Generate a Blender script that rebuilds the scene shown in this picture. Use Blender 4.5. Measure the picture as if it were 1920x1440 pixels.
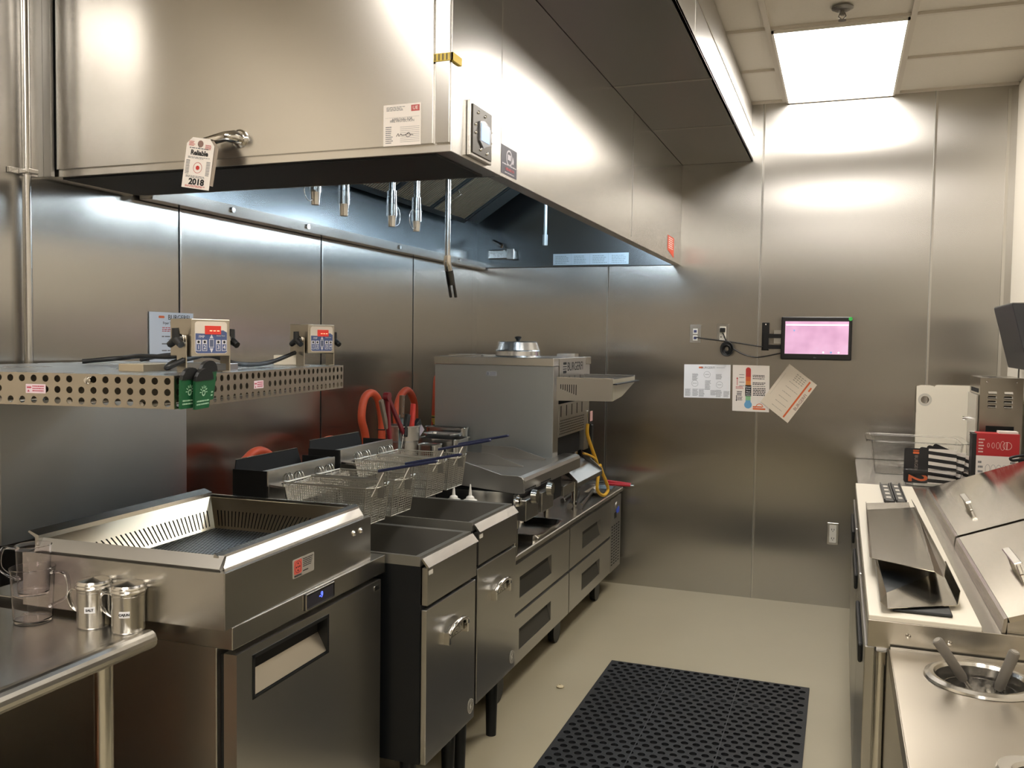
import bpy, math, random
from mathutils import Vector, Matrix
random.seed(7)
for o in list(bpy.data.objects): bpy.data.objects.remove(o)
SC = bpy.context.scene
COL = SC.collection
PI = math.pi
# ---------------------------------------------------------------- camera
YAW, PITCH, ROLL, FPX, CAMH = 0.353648, 0.0485315, 0.0140273, 1670.466, 1.55
_f = Vector((-math.sin(YAW)*math.cos(PITCH), math.cos(YAW)*math.cos(PITCH), -math.sin(PITCH)))
_r0 = Vector((math.cos(YAW), math.sin(YAW), 0)); _u0 = _r0.cross(_f)
_r = math.cos(ROLL)*_r0 + math.sin(ROLL)*_u0
_u = -math.sin(ROLL)*_r0 + math.cos(ROLL)*_u0
cam = bpy.data.cameras.new('camera'); co = bpy.data.objects.new('camera', cam); COL.objects.link(co)
co.matrix_world = Matrix(((_r.x, _u.x, -_f.x, 0), (_r.y, _u.y, -_f.y, 0), (_r.z, _u.z, -_f.z, CAMH), (0, 0, 0, 1)))
cam.sensor_width = 36; cam.lens = FPX/1920*36; cam.clip_start = 0.02
SC.camera = co
def at(ax, val, px, py):
    """point where the view ray of a photo pixel meets the real plane axis=val"""
    d = _f + (px-960)/FPX*_r - (py-720)/FPX*_u
    t = (val-(0, 0, CAMH)[ax])/d[ax]
    return Vector((0, 0, CAMH)) + t*d
# ---------------------------------------------------------------- world and exposure
W = bpy.data.worlds.new('world'); SC.world = W; W.use_nodes = True
W.node_tree.nodes['Background'].inputs[0].default_value = (0.9, 0.85, 0.78, 1)
W.node_tree.nodes['Background'].inputs[1].default_value = 0.05
SC.view_settings.view_transform = 'Standard'; SC.view_settings.look = 'None'
SC.view_settings.gamma = 1; SC.view_settings.use_curve_mapping = False
SC.view_settings.exposure = 0.0
LAMP_W = 16.0      # ceiling troffer emission
HOOD_W = 60.0     # hood lamp emission
# ---------------------------------------------------------------- helpers
def lin(h):
    c = [int(h[i:i+2], 16)/255 for i in (0, 2, 4)]
    return tuple(x/12.92 if x <= .04045 else ((x+.055)/1.055)**2.4 for x in c)+(1,)
MATS = {}
def mat(name, col, rough=.5, metal=0., **k):
    if name in MATS: return MATS[name]
    m = bpy.data.materials.new(name); m.use_nodes = True; MATS[name] = m
    nt = m.node_tree; b = nt.nodes['Principled BSDF']
    if isinstance(col, str): col = lin(col)
    b.inputs['Base Color'].default_value = col
    b.inputs['Roughness'].default_value = rough; b.inputs['Metallic'].default_value = metal
    if 'trans' in k: b.inputs['Transmission Weight'].default_value = k['trans']
    if 'ior' in k: b.inputs['IOR'].default_value = k['ior']
    if 'alpha' in k: b.inputs['Alpha'].default_value = k['alpha']
    if 'emit' in k:
        b.inputs['Emission Color'].default_value = k.get('ecol', col); b.inputs['Emission Strength'].default_value = k['emit']
    if 'coat' in k: b.inputs['Coat Weight'].default_value = k['coat']
    nz = k.get('noise')
    if nz:   # (scale, amount) faint colour mottling of the material itself
        tc = nt.nodes.new('ShaderNodeTexCoord'); n = nt.nodes.new('ShaderNodeTexNoise'); n.inputs['Scale'].default_value = nz[0]
        n.inputs['Detail'].default_value = 5
        nt.links.new(tc.outputs['Object'], n.inputs['Vector'])
        mx = nt.nodes.new('ShaderNodeMixRGB'); mx.inputs[1].default_value = tuple(c*(1-nz[1]) for c in col[:3])+(1,)
        mx.inputs[2].default_value = tuple(min(1, c*(1+nz[1])) for c in col[:3])+(1,)
        nt.links.new(n.outputs['Fac'], mx.inputs[0]); nt.links.new(mx.outputs[0], b.inputs['Base Color'])
    if k.get('bump'):
        tc = nt.nodes.new('ShaderNodeTexCoord'); n = nt.nodes.new('ShaderNodeTexNoise'); n.inputs['Scale'].default_value = k['bump'][0]
        nt.links.new(tc.outputs['Object'], n.inputs['Vector'])
        bp = nt.nodes.new('ShaderNodeBump'); bp.inputs['Strength'].default_value = k['bump'][1]; bp.inputs['Distance'].default_value = k['bump'][2]
        nt.links.new(n.outputs['Fac'], bp.inputs['Height']); nt.links.new(bp.outputs[0], b.inputs['Normal'])
    return m
def steel(name, col='b4afa6', rough=.28, aniso=.0, vertical=False, wave=None, streak=.07, smudge=.0):
    """brushed stainless: vertical=True means the blur of reflections runs sideways (vertical grain)"""
    if name in MATS: return MATS[name]
    m = mat(name, col, rough, 1.0); nt = m.node_tree; b = nt.nodes['Principled BSDF']; L = nt.links
    tc = nt.nodes.new('ShaderNodeTexCoord')
    ge = nt.nodes.new('ShaderNodeNewGeometry')
    if aniso:
        b.inputs['Anisotropic'].default_value = aniso
        cr = nt.nodes.new('ShaderNodeVectorMath'); cr.operation = 'CROSS_PRODUCT'
        cr.inputs[0].default_value = (.013, .021, 1) if vertical else (.013, .021, 1)
        L.new(ge.outputs['Normal'], cr.inputs[1])
        if vertical: L.new(cr.outputs[0], b.inputs['Tangent'])
        else:
            c2 = nt.nodes.new('ShaderNodeVectorMath'); c2.operation = 'CROSS_PRODUCT'
            L.new(cr.outputs[0], c2.inputs[0]); L.new(ge.outputs['Normal'], c2.inputs[1]); L.new(c2.outputs[0], b.inputs['Tangent'])
    if not wave and not smudge: return m
    if smudge:
        n2 = nt.nodes.new('ShaderNodeTexNoise'); n2.inputs['Scale'].default_value = 4; n2.inputs['Detail'].default_value = 3
        L.new(tc.outputs['Object'], n2.inputs['Vector'])
        r2 = nt.nodes.new('ShaderNodeMapRange'); r2.inputs['From Min'].default_value = .3; r2.inputs['From Max'].default_value = .8; r2.interpolation_type = 'SMOOTHSTEP'
        r2.inputs['To Max'].default_value = smudge
        L.new(n2.outputs['Fac'], r2.inputs['Value'])
        ad = nt.nodes.new('ShaderNodeMath'); ad.inputs[0].default_value = rough; L.new(r2.outputs[0], ad.inputs[1]); L.new(ad.outputs[0], b.inputs['Roughness'])
    if wave:
        mw = nt.nodes.new('ShaderNodeMapping'); mw.inputs['Scale'].default_value = wave[2] if len(wave) > 2 else (1, 1, 1)
        L.new(tc.outputs['Object'], mw.inputs['Vector'])
        n3 = nt.nodes.new('ShaderNodeTexNoise'); n3.inputs['Scale'].default_value = wave[0]; n3.inputs['Detail'].default_value = 1
        L.new(mw.outputs[0], n3.inputs['Vector'])
        bp = nt.nodes.new('ShaderNodeBump'); bp.inputs['Strength'].default_value = 1; bp.inputs['Distance'].default_value = wave[1]
        L.new(n3.outputs['Fac'], bp.inputs['Height']); L.new(bp.outputs[0], b.inputs['Normal'])
    return m
class MB:
    def __init__(s): s.v = []; s.f = []; s.sm = []
    def face(s, pts, smooth=False):
        i = len(s.v); s.v += [Vector(p) for p in pts]; s.f.append(tuple(range(i, i+len(pts)))); s.sm.append(smooth)
        return s
    def add(s, vs, fs, smooth=False):
        i = len(s.v); s.v += [Vector(p) for p in vs]
        for f in fs: s.f.append(tuple(a+i for a in f)); s.sm.append(smooth)
        return s
    def box(s, x0, x1, y0, y1, z0, z1):
        x0, x1 = min(x0, x1), max(x0, x1); y0, y1 = min(y0, y1), max(y0, y1); z0, z1 = min(z0, z1), max(z0, z1)
        vs = [(x0, y0, z0), (x1, y0, z0), (x1, y1, z0), (x0, y1, z0), (x0, y0, z1), (x1, y0, z1), (x1, y1, z1), (x0, y1, z1)]
        return s.add(vs, [(0, 3, 2, 1), (4, 5, 6, 7), (0, 1, 5, 4), (1, 2, 6, 5), (2, 3, 7, 6), (3, 0, 4, 7)])
    def bar(s, a, b, w, h, up=(0, 0, 1)):
        """rectangular bar from a to b, width w sideways, height h along up"""
        a = Vector(a); b = Vector(b); d = (b-a).normalized(); up = Vector(up); sd = d.cross(up).normalized(); up = sd.cross(d)
        vs = [p+sd*w/2*i+up*h/2*j for p in (a, b) for i, j in ((-1, -1), (1, -1), (1, 1), (-1, 1))]
        return s.add(vs, [(0, 1, 2, 3), (7, 6, 5, 4), (0, 4, 5, 1), (1, 5, 6, 2), (2, 6, 7, 3), (3, 7, 4, 0)])
    def prism(s, poly, ax, a, b):
        """poly of 2D points in the two other axes (cyclic order), extruded along ax from a to b"""
        def P(p, t):
            return {0: (t, p[0], p[1]), 1: (p[0], t, p[1]), 2: (p[0], p[1], t)}[ax]
        n = len(poly); ar = sum(poly[i][0]*poly[(i+1) % n][1]-poly[(i+1) % n][0]*poly[i][1] for i in range(n))
        if ar < 0: poly = poly[::-1]
        if a > b: a, b = b, a
        if ax == 1: a, b = b, a
        vs = [P(p, a) for p in poly]+[P(p, b) for p in poly]
        fs = [tuple(range(n))[::-1], tuple(range(n, 2*n))]+[(i, (i+1) % n, (i+1) % n+n, i+n) for i in range(n)]
        return s.add(vs, fs)
    def tube(s, pts, r, n=8, closed=False, rs=None, caps=True, flat=1.0):
        pts = [Vector(p) for p in pts]; m = len(pts)
        T = []
        for i in range(m):
            if closed: t = pts[(i+1) % m]-pts[i-1]
            else: t = pts[min(i+1, m-1)]-pts[max(i-1, 0)]
            T.append(t.normalized())
        up = Vector((0, 0, 1)) if abs(T[0].z) < .9 else Vector((1, 0, 0))
        nn = T[0].cross(up).normalized(); rings = []
        for i in range(m):
            nn = (nn-T[i]*nn.dot(T[i])).normalized(); bb = T[i].cross(nn)
            rr = rs[i] if rs else r
            rings.append([pts[i]+(nn*math.cos(2*PI*k/n)+bb*math.sin(2*PI*k/n)*flat)*rr for k in range(n)])
        vs = [p for R in rings for p in R]; fs = []
        for i in range(m if closed else m-1):
            j = (i+1) % m
            for k in range(n):
                fs.append((i*n+k, i*n+(k+1) % n, j*n+(k+1) % n, j*n+k))
        s.add(vs, fs, True)
        if caps and not closed:
            s.face(rings[0][::-1]); s.face(rings[-1])
        return s
    def cyl(s, a, b, r, r2=None, n=16):
        return s.tube([a, b], r, n, rs=[r, r if r2 is None else r2])
    def lathe(s, prof, c, n=28, axis=(0, 0, 1), caps=True):
        A = Vector(axis).normalized(); c = Vector(c)
        U = A.orthogonal().normalized(); V = A.cross(U)
        m = len(prof)
        vs = [c+A*z+(U*math.cos(2*PI*k/n)+V*math.sin(2*PI*k/n))*r for r, z in prof for k in range(n)]
        # smooth but split at hard corners by duplicating segment rings
        for i in range(m-1):
            seg = vs[i*n:(i+2)*n]
            s.add(seg, [(k, (k+1) % n, n+(k+1) % n, n+k) for k in range(n)], True)
        if caps:
            if prof[0][0] > 1e-5: s.face(vs[:n][::-1])
            if prof[-1][0] > 1e-5: s.face(vs[-n:])
        return s
    def loft(s, rings, cap0=True, cap1=False, nseg=5):
        """rings: (cx,cy,z,hx,hy,r) rounded rectangles"""
        R = []
        for cx, cy, z, hx, hy, r in rings:
            r = min(r, hx*.999, hy*.999)
            pts = []
            for qx, qy, a0 in ((1, 1, 0), (-1, 1, 90), (-1, -1, 180), (1, -1, 270)):
                for k in range(nseg+1):
                    a = math.radians(a0+90*k/nseg)
                    pts.append((cx+qx*(hx-r)+r*math.cos(a), cy+qy*(hy-r)+r*math.sin(a), z))
            R.append(pts)
        n = len(R[0])
        for i in range(len(R)-1):
            s.add(R[i]+R[i+1], [(k, (k+1) % n, n+(k+1) % n, n+k) for k in range(n)], False)
        if cap0: s.face(R[0][::-1])
        if cap1: s.face(R[-1])
        return s
    def rot(s, ang, c, axis='Z', i0=0):
        M = Matrix.Translation(Vector(c)) @ Matrix.Rotation(ang, 4, axis) @ Matrix.Translation(-Vector(c))
        s.v[i0:] = [M @ v for v in s.v[i0:]]
        return s
    def xf(s, M, i0=0):
        s.v[i0:] = [M @ v for v in s.v[i0:]]; return s
    def go(s, name, m, parent=None, bevel=0, solid=0, seg=2, soff=0):
        me = bpy.data.meshes.new(name)
        vs = s.v
        if parent is not None:
            Mi = wm(parent).inverted(); vs = [Mi @ v for v in vs]
        me.from_pydata([tuple(v) for v in vs], [], s.f); me.materials.append(m)
        for p, k in zip(me.polygons, s.sm): p.use_smooth = k
        me.validate(); me.update()
        o = bpy.data.objects.new(name, me); COL.objects.link(o); o.parent = parent
        if solid:
            md = o.modifiers.new('s', 'SOLIDIFY'); md.thickness = solid; md.offset = soff
        if bevel:
            md = o.modifiers.new('b', 'BEVEL'); md.width = bevel; md.segments = seg; md.limit_method = 'ANGLE'; md.angle_limit = math.radians(50)
        return o
def wm(o):
    M = o.matrix_basis.copy()
    while o.parent: o = o.parent; M = o.matrix_basis @ M
    return M
def thing(name, label, cat, loc=(0, 0, 0), group=None):
    o = bpy.data.objects.new(name, None); COL.objects.link(o); o.location = loc; o.empty_display_size = .05
    return tag(o, label, cat, group)
def tag(o, label, cat, group=None):
    o['label'] = label; o['category'] = cat
    if group: o['group'] = group
    return o
def struct(o, label=None):
    o['kind'] = 'structure'
    if label: o['label'] = label
    return o
def copytree(o, parent=None):
    c = o.copy(); COL.objects.link(c); c.parent = parent
    for ch in o.children: copytree(ch, c)
    return c
class Pl:
    """a flat printed face: origin, u right, v up, normal towards the viewer"""
    def __init__(s, o, u, v): s.o = Vector(o); s.u = Vector(u).normalized(); s.v = Vector(v).normalized(); s.n = s.u.cross(s.v)
    def p(s, a, b, h=0): return s.o+s.u*a+s.v*b+s.n*h
    def rect(s, mb, a0, b0, a1, b1, h0=0, h1=.0006):
        vs = [s.p(a, b, h) for h in (h0, h1) for a, b in ((a0, b0), (a1, b0), (a1, b1), (a0, b1))]
        return mb.add(vs, [(3, 2, 1, 0), (4, 5, 6, 7), (0, 1, 5, 4), (1, 2, 6, 5), (2, 3, 7, 6), (3, 0, 4, 7)])
    def poly(s, mb, pts, h0=0, h1=.0006):
        n = len(pts); vs = [s.p(a, b, h0) for a, b in pts]+[s.p(a, b, h1) for a, b in pts]
        return mb.add(vs, [tuple(range(n))[::-1], tuple(range(n, 2*n))]+[(i, (i+1) % n, (i+1) % n+n, i+n) for i in range(n)])
    def rrect(s, mb, a0, b0, a1, b1, r, h0=0, h1=.0006):
        pts = []
        for cx, cy, t in ((a1-r, b1-r, 0), (a0+r, b1-r, 90), (a0+r, b0+r, 180), (a1-r, b0+r, 270)):
            for k in range(5):
                a = math.radians(t+22.5*k); pts.append((cx+r*math.cos(a), cy+r*math.sin(a)))
        return s.poly(mb, pts, h0, h1)
    def disc(s, mb, a, b, r, h0=0, h1=.0006, n=20, ry=None):
        return s.poly(mb, [(a+r*math.cos(2*PI*k/n), b+(ry or r)*math.sin(2*PI*k/n)) for k in range(n)], h0, h1)
    def ring(s, mb, a, b, r, w, h=.0006, n=24, ry=None, a0=0, a1=360):
        ry = ry or r
        for k in range(n):
            t0 = math.radians(a0+(a1-a0)*k/n); t1 = math.radians(a0+(a1-a0)*(k+1)/n)
            q = [s.p(a+(r-w*j)*math.cos(t), b+(ry-w*j)*math.sin(t), h) for t, j in ((t0, 0), (t1, 0), (t1, 1), (t0, 1))]
            mb.face(q)
        return mb
    def lines(s, mb, a0, b0, a1, b1, n, h=.0007, fill=.45, rag=.3):
        dy = (b1-b0)/n
        for i in range(n):
            y = b1-dy*(i+1)+dy*(1-fill)/2; x = a0; e = a1-(a1-a0)*random.random()*rag
            while x < e:
                w = random.uniform(.12, .4)*(a1-a0)*.5
                s.rect(mb, x, y, min(x+w, e), y+dy*fill, h-.0003, h); x += w+(a1-a0)*.03
        return mb
def text(body, size, pl, a, b, m, parent, name='lettering', align='CENTER', h=.0008, ext=.0002, sx=1.0, bold=0):
    cu = bpy.data.curves.new('t', 'FONT'); cu.body = body; cu.size = size; cu.align_x = align; cu.align_y = 'CENTER'; cu.extrude = ext; cu.offset = bold
    cu.resolution_u = 3
    ob = bpy.data.objects.new('t', cu); COL.objects.link(ob)
    bpy.context.view_layer.update()
    me0 = bpy.data.meshes.new_from_object(ob.evaluated_get(bpy.context.evaluated_depsgraph_get()))
    mb = MB(); mb.add([pl.p(a+v.co.x*sx, b+v.co.y, h+v.co.z) for v in me0.vertices], [tuple(p.vertices) for p in me0.polygons])
    bpy.data.objects.remove(ob); bpy.data.curves.remove(cu); bpy.data.meshes.remove(me0)
    return mb.go(name, m, parent)
def spline(P, k=6):
    P = [Vector(p) for p in P]; out = []
    for i in range(len(P)-1):
        p0 = P[max(i-1, 0)]; p1 = P[i]; p2 = P[i+1]; p3 = P[min(i+2, len(P)-1)]
        for j in range(k):
            t = j/k
            out.append(.5*((2*p1)+(p2-p0)*t+(2*p0-5*p1+4*p2-p3)*t*t+(3*p1-p0-3*p2+p3)*t**3))
    return out+[P[-1]]
def perf(mb, o, u, v, nu, nv, pu, pv, r, skip=(), stagger=False, n=12):
    """sheet of nu x nv cells (pitch pu,pv) each with a round hole of radius r; cells in skip are left solid"""
    o = Vector(o); u = Vector(u); v = Vector(v)
    sq = []
    for k in range(n):
        a = 2*PI*(k+.5)/n; c, s_ = math.cos(a), math.sin(a); m_ = max(abs(c), abs(s_)); sq.append((c/m_, s_/m_))
    for j in range(nv):
        off = .5 if (stagger and j % 2) else 0
        for i in range(nu):
            if off and i == nu-1:
                a0 = o+u*(i+.5)*pu+v*j*pv; mb.face([a0, a0+u*pu*.5, a0+u*pu*.5+v*pv, a0+v*pv])
                a0 = o+v*j*pv; mb.face([a0, a0+u*pu*.5, a0+u*pu*.5+v*pv, a0+v*pv]); continue
            c = o+u*(i+.5+off)*pu+v*(j+.5)*pv
            if (i, j) in skip:
                mb.face([c-u*pu/2-v*pv/2, c+u*pu/2-v*pv/2, c+u*pu/2+v*pv/2, c-u*pu/2+v*pv/2]); continue
            A = []
            # square boundary points incl. corners
            out = [c+u*x*pu/2+v*y*pv/2 for x, y in sq]; inn = [c+u*math.cos(2*PI*(k+.5)/n)*r+v*math.sin(2*PI*(k+.5)/n)*r for k in range(n)]
            mb.add(out+inn, [(k, (k+1) % n, n+(k+1) % n, n+k) for k in range(n)])
            for q in range(4):   # the four little corner triangles
                a = PI/4+q*PI/2; k0 = int((a/(2*PI))*n-.5) % n; k1 = (k0+1) % n
                cx, cy = (1 if math.cos(a) > 0 else -1), (1 if math.sin(a) > 0 else -1)
                if (Vector(sq[k0])-Vector(sq[k1])).length > .01: mb.face([out[k0], c+u*cx*pu/2+v*cy*pv/2, out[k1]])
    return mb
# ---------------------------------------------------------------- materials
WALLS = steel('wall_stainless', 'bdbab5', .235, .9, True, wave=(1.0, .0035, (.5, .5, 1.3)))
HOODS = steel('hood_stainless', 'cfccc7', .24, .4, False, wave=(1.2, .003, (1, 1, .35)))
SOFS = steel('soffit_stainless', 'c0bdb8', .34, .4, True)
EQ = steel('equipment_stainless', 'c3c1bd', .30, .6, True)
SOFB = steel('soffit_steel_shaded', '8c8c8a', .34, .3, True)  # soffit steel again, with the underside's shade put into its colour
EQD = steel('dull_stainless', 'aaa8a3', .38, .3, True, smudge=.08)
TOPS = steel('worktop_stainless', 'c2bfb9', .27, 0, False)
SATIN = steel('satin_stainless', 'c8c5c0', .22, 0)
CHROME = mat('chrome', 'd8d5d0', .08, 1)
POL = mat('polished_steel', 'd6d3cd', .2, 1)
POT = mat('pot_steel', 'e0ddd8', .28, 1)
ALU = mat('aluminium', 'cfcfcf', .25, 1)
WIRE = mat('nickel_wire', 'cfccc2', .3, 1)
DARKM = mat('dark_metal', '26282a', .5, .6)
BLACK = mat('black_plastic', '101112', .45)
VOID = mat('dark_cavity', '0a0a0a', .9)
RUB = mat('black_rubber', '15171a', .62, bump=(300, .3, .001))
ORANGE = mat('orange_hose', 'e8603c', .42)
YELLOW = mat('yellow_hose', 'd8a92c', .45)
BSP = steel('splash_stainless', 'c4c4c0', .40, .5, False)
WHITE = mat('white_plastic', 'e6e2d8', .4)
BOARD = mat('white_cutting_board', 'ddd6c6', .5)
PAPER = mat('paper', 'efeff2', .6)
PAPERW = mat('warm_paper', 'ece4dc', .5)
INK = mat('black_ink', '1b1b1d', .7)
GREY = mat('grey_ink', '77787c', .7)
RED = mat('red_ink', 'b8302c', .6)
ORI = mat('orange_ink', 'dd6a38', .6)
BLUEI = mat('blue_ink', '3f4f7c', .5)
PAINT = mat('white_wall_paint', 'ddd6c8', .7)
CEIL = mat('ceiling_tile', 'cfc8bb', .85, noise=(90, .04))
CLEAR = mat('clear_plastic', (1, 1, 1, 1), .03, trans=1.0, ior=1.22)
FLOOR = mat('cream_epoxy_floor', 'a39a82', .34, noise=(2.2, .07), bump=(60, .05, .002))
WOOD = mat('handle_wood', '6b5340', .5, noise=(60, .25))
BLUEH = mat('navy_coating', '141a3a', .35)
# ================================================================ SETTING
XL, XR, YB, ZC, YN = -2.314, 0.861, 5.56, 2.98, -5.0
struct(MB().box(XL-.1, XR+.1, YN-.1, YB+.1, -.1, 0).go('floor', FLOOR), 'cream coloured seamless kitchen floor')
MB().box(XL-.1, XL, YN, 1.70, 0, ZC).go('unseen_matte_wall', mat('beige_wall_paint', 'cdc4b5', .7), None)  # unseen stretch, made matte to keep a lamp's mirror image off the hood
wl = struct(MB().box(XL-.1, XL, 1.70, YB+.1, 0, ZC).go('wall_left', WALLS), 'stainless steel clad wall behind the cooking line')
_pw = bpy.data.objects['unseen_matte_wall']; _pw.parent = wl
for y in (1.73, 2.692, 3.653, 4.616):
    MB().box(XL, XL+.003, y-.005, y+.005, .05, 2.6).go('seam_strip', SATIN, wl); MB().box(XL, XL+.0015, y-.009, y-.0051, .05, 2.6).go('seam_gap', DARKM, wl)
wb = struct(MB().box(XL, XR, YB, YB+.1, 0, ZC).go('wall_back', WALLS), 'stainless steel clad end wall')
for x in (-1.405, -.47, .459):
    MB().box(x-.005, x+.005, YB-.003, YB, .0, ZC).go('seam_strip', SATIN, wb); MB().box(x-.0085, x-.0051, YB-.0015, YB, .0, ZC).go('seam_gap', EQD, wb)
MB().box(XR-.05, XR-.034, YB-.004, YB, .9, ZC-.02).go('seam_strip', SATIN, wb)
struct(MB().box(XR, XR+.1, YN, YB+.1, 0, ZC).go('wall_right', PAINT), 'white painted side wall')
struct(MB().box(XL-.1, XR+.1, YN-.1, YN, 0, ZC).go('wall_near', mat('grey_wall_paint', '847c72', .7)), 'grey painted wall behind the viewer')
struct(MB().box(XL+.0, XL+.004, 5.475, YB, .0, 2.03).go('trim_1', WALLS), 'corner strip of the left wall')
# ceiling: tiles 0.60 x 1.22 with thin grid
ce = struct(MB().box(XL-.1, XR+.1, YN-.1, YB+.1, ZC+.012, ZC+.1).go('ceiling', CEIL), 'white lay-in tile ceiling')
LIGHTX = (-.345, .237)
gx = [-2.18, -1.56, -.955, -.345-.014, .237+.014, .855]
gy = [YN+k*.635-.06 for k in range(1, 14)]
GRID = mat('ceiling_grid', 'c6beb1', .8)
yk = [4.285-.635*k*1 for k in range(-2, 15)]
g = MB()
for x in gx[1:5]:
    g.box(x-.012, x+.012, YN, YB, ZC-.002, ZC+.012)
for y in yk:
    if y < YB: g.box(-.955, XR, y-.012, y+.012, ZC-.0018, ZC+.0118); g.box(XL, -.955, y-.012, y+.012, ZC-.0018, ZC+.0118)
g.go('ceiling_grid', GRID, ce)
lamp_mat = mat('troffer_diffuser', (1, 1, 1, 1), .5, emit=LAMP_W, ecol=(1.0, .95, .885, 1))
def troffer(x0, x1, y0, y1, label):
    t = thing('ceiling_light', label, 'ceiling light', ((x0+x1)/2, (y0+y1)/2, ZC-.02), 'flat panel lights in the ceiling')
    MB().box(x0+.008, x1-.008, y0+.008, y1-.008, ZC-.006, ZC+.011).go('diffuser', lamp_mat, t)
    f = MB()
    f.box(x0, x0+.01, y0, y1, ZC-.014, ZC+.0117).box(x1-.01, x1, y0, y1, ZC-.014, ZC+.0117).box(x0, x1, y0, y0+.01, ZC-.014, ZC+.0117).box(x0, x1, y1-.01, y1, ZC-.014, ZC+.0117)
    f.go('frame', mat('troffer_frame', 'd8d2c6', .5), t); return t
troffer(-.345, .237, 4.285, 5.55, 'glowing flat panel light in the ceiling against the stainless end wall')
for i, (y, w) in enumerate(((1.55, 'nearest'), (-1.2, 'second nearest'), (-3.9, 'farthest'))):
    t = troffer(-.345, .237, y, y+1.22, ('flat panel ceiling light directly above the viewer', 'flat panel ceiling light behind the viewer', 'flat panel ceiling light farthest behind the viewer')[i])
t = troffer(-1.75, -1.17, -.1, 1.12, 'flat panel ceiling light behind the viewer beside the steel wall')
# sprinkler head
t = thing('fire_sprinkler', 'small chrome pendant fire sprinkler head in the ceiling beside the panel light', 'sprinkler', (-.04, 4.095, ZC))
MB().lathe([(.045, 0), (.045, -.004), (.03, -.012), (.018, -.014)], (-.04, 4.095, ZC+.002), 24).go('escutcheon', mat('sprinkler_metal', '8d8a86', .35, 1), t)
m_ = MB(); m_.cyl((-.04, 4.095, ZC-.01), (-.04, 4.095, ZC-.03), .009, n=10)
for s in (-1, 1): m_.tube([(-.04+s*.009, 4.095, ZC-.02), (-.04+s*.015, 4.095, ZC-.035), (-.04, 4.095, ZC-.05)], .0025, 6)
m_.lathe([(.0, -.05), (.016, -.05), (.016, -.053), (0, -.053)], (-.04, 4.095, ZC), 14)
m_.go('head', mat('sprinkler_metal', '8d8a86', .35, 1), t)

# ================================================================ HOOD
HX, HZ, HT, HY0, HYC = -.955, 2.033, 2.645, 2.11, 2.465
hood = thing('exhaust_hood', 'long stainless steel exhaust hood hanging over the cooking line', 'exhaust hood', (-1.6, 4.0, HZ))
h = MB()
h.prism([(HX, HZ), (HX, ZC-.003), (HX-.02, ZC-.003), (HX-.02, HZ+.04), (HX-.045, HZ+.04), (HX-.045, HZ)], 1, HYC+.002, YB-.004)
h.go('front_panel', HOODS, hood, bevel=.0015)
MB().box(HX-.0008, HX+.001, 4.2-.0015, 4.2+.0015, HZ+.02, ZC-.01).go('seam_strip', EQD, hood)
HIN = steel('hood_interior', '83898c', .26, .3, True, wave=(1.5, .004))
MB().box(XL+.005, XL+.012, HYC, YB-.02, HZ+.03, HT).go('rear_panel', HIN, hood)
MB().prism([(XL+.012, HZ+.03), (XL+.014, HZ-.012), (XL+.07, HZ-.012), (XL+.074, HZ+.03), (XL+.066, HZ+.03), (XL+.062, HZ), (XL+.02, HZ)], 1, HYC+.01, YB-.02).go('grease_gutter', SATIN, hood)
for y in (2.9, 3.42, 4.3, 5.1):
    MB().cyl((XL+.073, y, HZ+.01), (XL+.08, y, HZ+.01), .011, n=12).go('bolt', SATIN, hood)
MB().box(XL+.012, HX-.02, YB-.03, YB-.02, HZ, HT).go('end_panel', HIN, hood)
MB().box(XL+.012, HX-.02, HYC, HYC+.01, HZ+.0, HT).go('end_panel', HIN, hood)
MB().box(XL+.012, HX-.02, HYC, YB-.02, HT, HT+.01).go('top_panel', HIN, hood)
# filter bank, sloping
FA, FB = Vector((XL+.10, 0, 2.31)), Vector((-1.72, 0, 2.63))
fd = (FB-FA).normalized(); fn = Vector((fd.z, 0, -fd.x))
FM = mat('filter_metal', 'aba290', .5, .6); TR = mat('filter_track', '9db0bd', .3, 1)
ys = [2.62+.5*k for k in range(5)]+[5.12]
for k in range(5):
    y0, y1 = ys[k], ys[k]+.49
    f = MB()
    n = 20
    for i in range(n):
        yy = y0+.03+(y1-y0-.06)*i/(n-1)
        a = FA+Vector((0, yy, 0))+fn*.010; b = FB+Vector((0, yy, 0))+fn*.010
        f.bar(a, b, .0085, .012, up=fn)
    fo = f.go('grease_filter', FM, hood); f = MB()
    q = [FA+Vector((0, y0, 0)), FB+Vector((0, y0, 0)), FB+Vector((0, y1, 0)), FA+Vector((0, y1, 0))]
    f.add([p-fn*.01 for p in q]+[p-fn*.014 for p in q], [(0, 1, 2, 3), (7, 6, 5, 4), (0, 4, 5, 1), (1, 5, 6, 2), (2, 6, 7, 3), (3, 7, 4, 0)])
    f.go('filter_backing', VOID, fo)
    for yy in (y0+.006, y1-.006): MB().bar(FA+Vector((0, yy, 0))+fn*.012, FB+Vector((0, yy, 0))+fn*.012, .014, .02, up=fn).go('filter_frame', TR, fo)
    hd = MB(); c = FA.lerp(FB, .22)+Vector((0, y0+.03, 0))
    hd.tube([c+fn*.015, c+fn*.045, c+fn*.045+fd*.05, c+fn*.015+fd*.05], .003, 6); hd.go('handle', SATIN, fo)
MB().bar(FA+Vector((0, HYC+.02, 0))-fd*.02, FA+Vector((0, 5.15, 0))-fd*.02, .03, .03, up=fn).go('filter_track', TR, hood)
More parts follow.
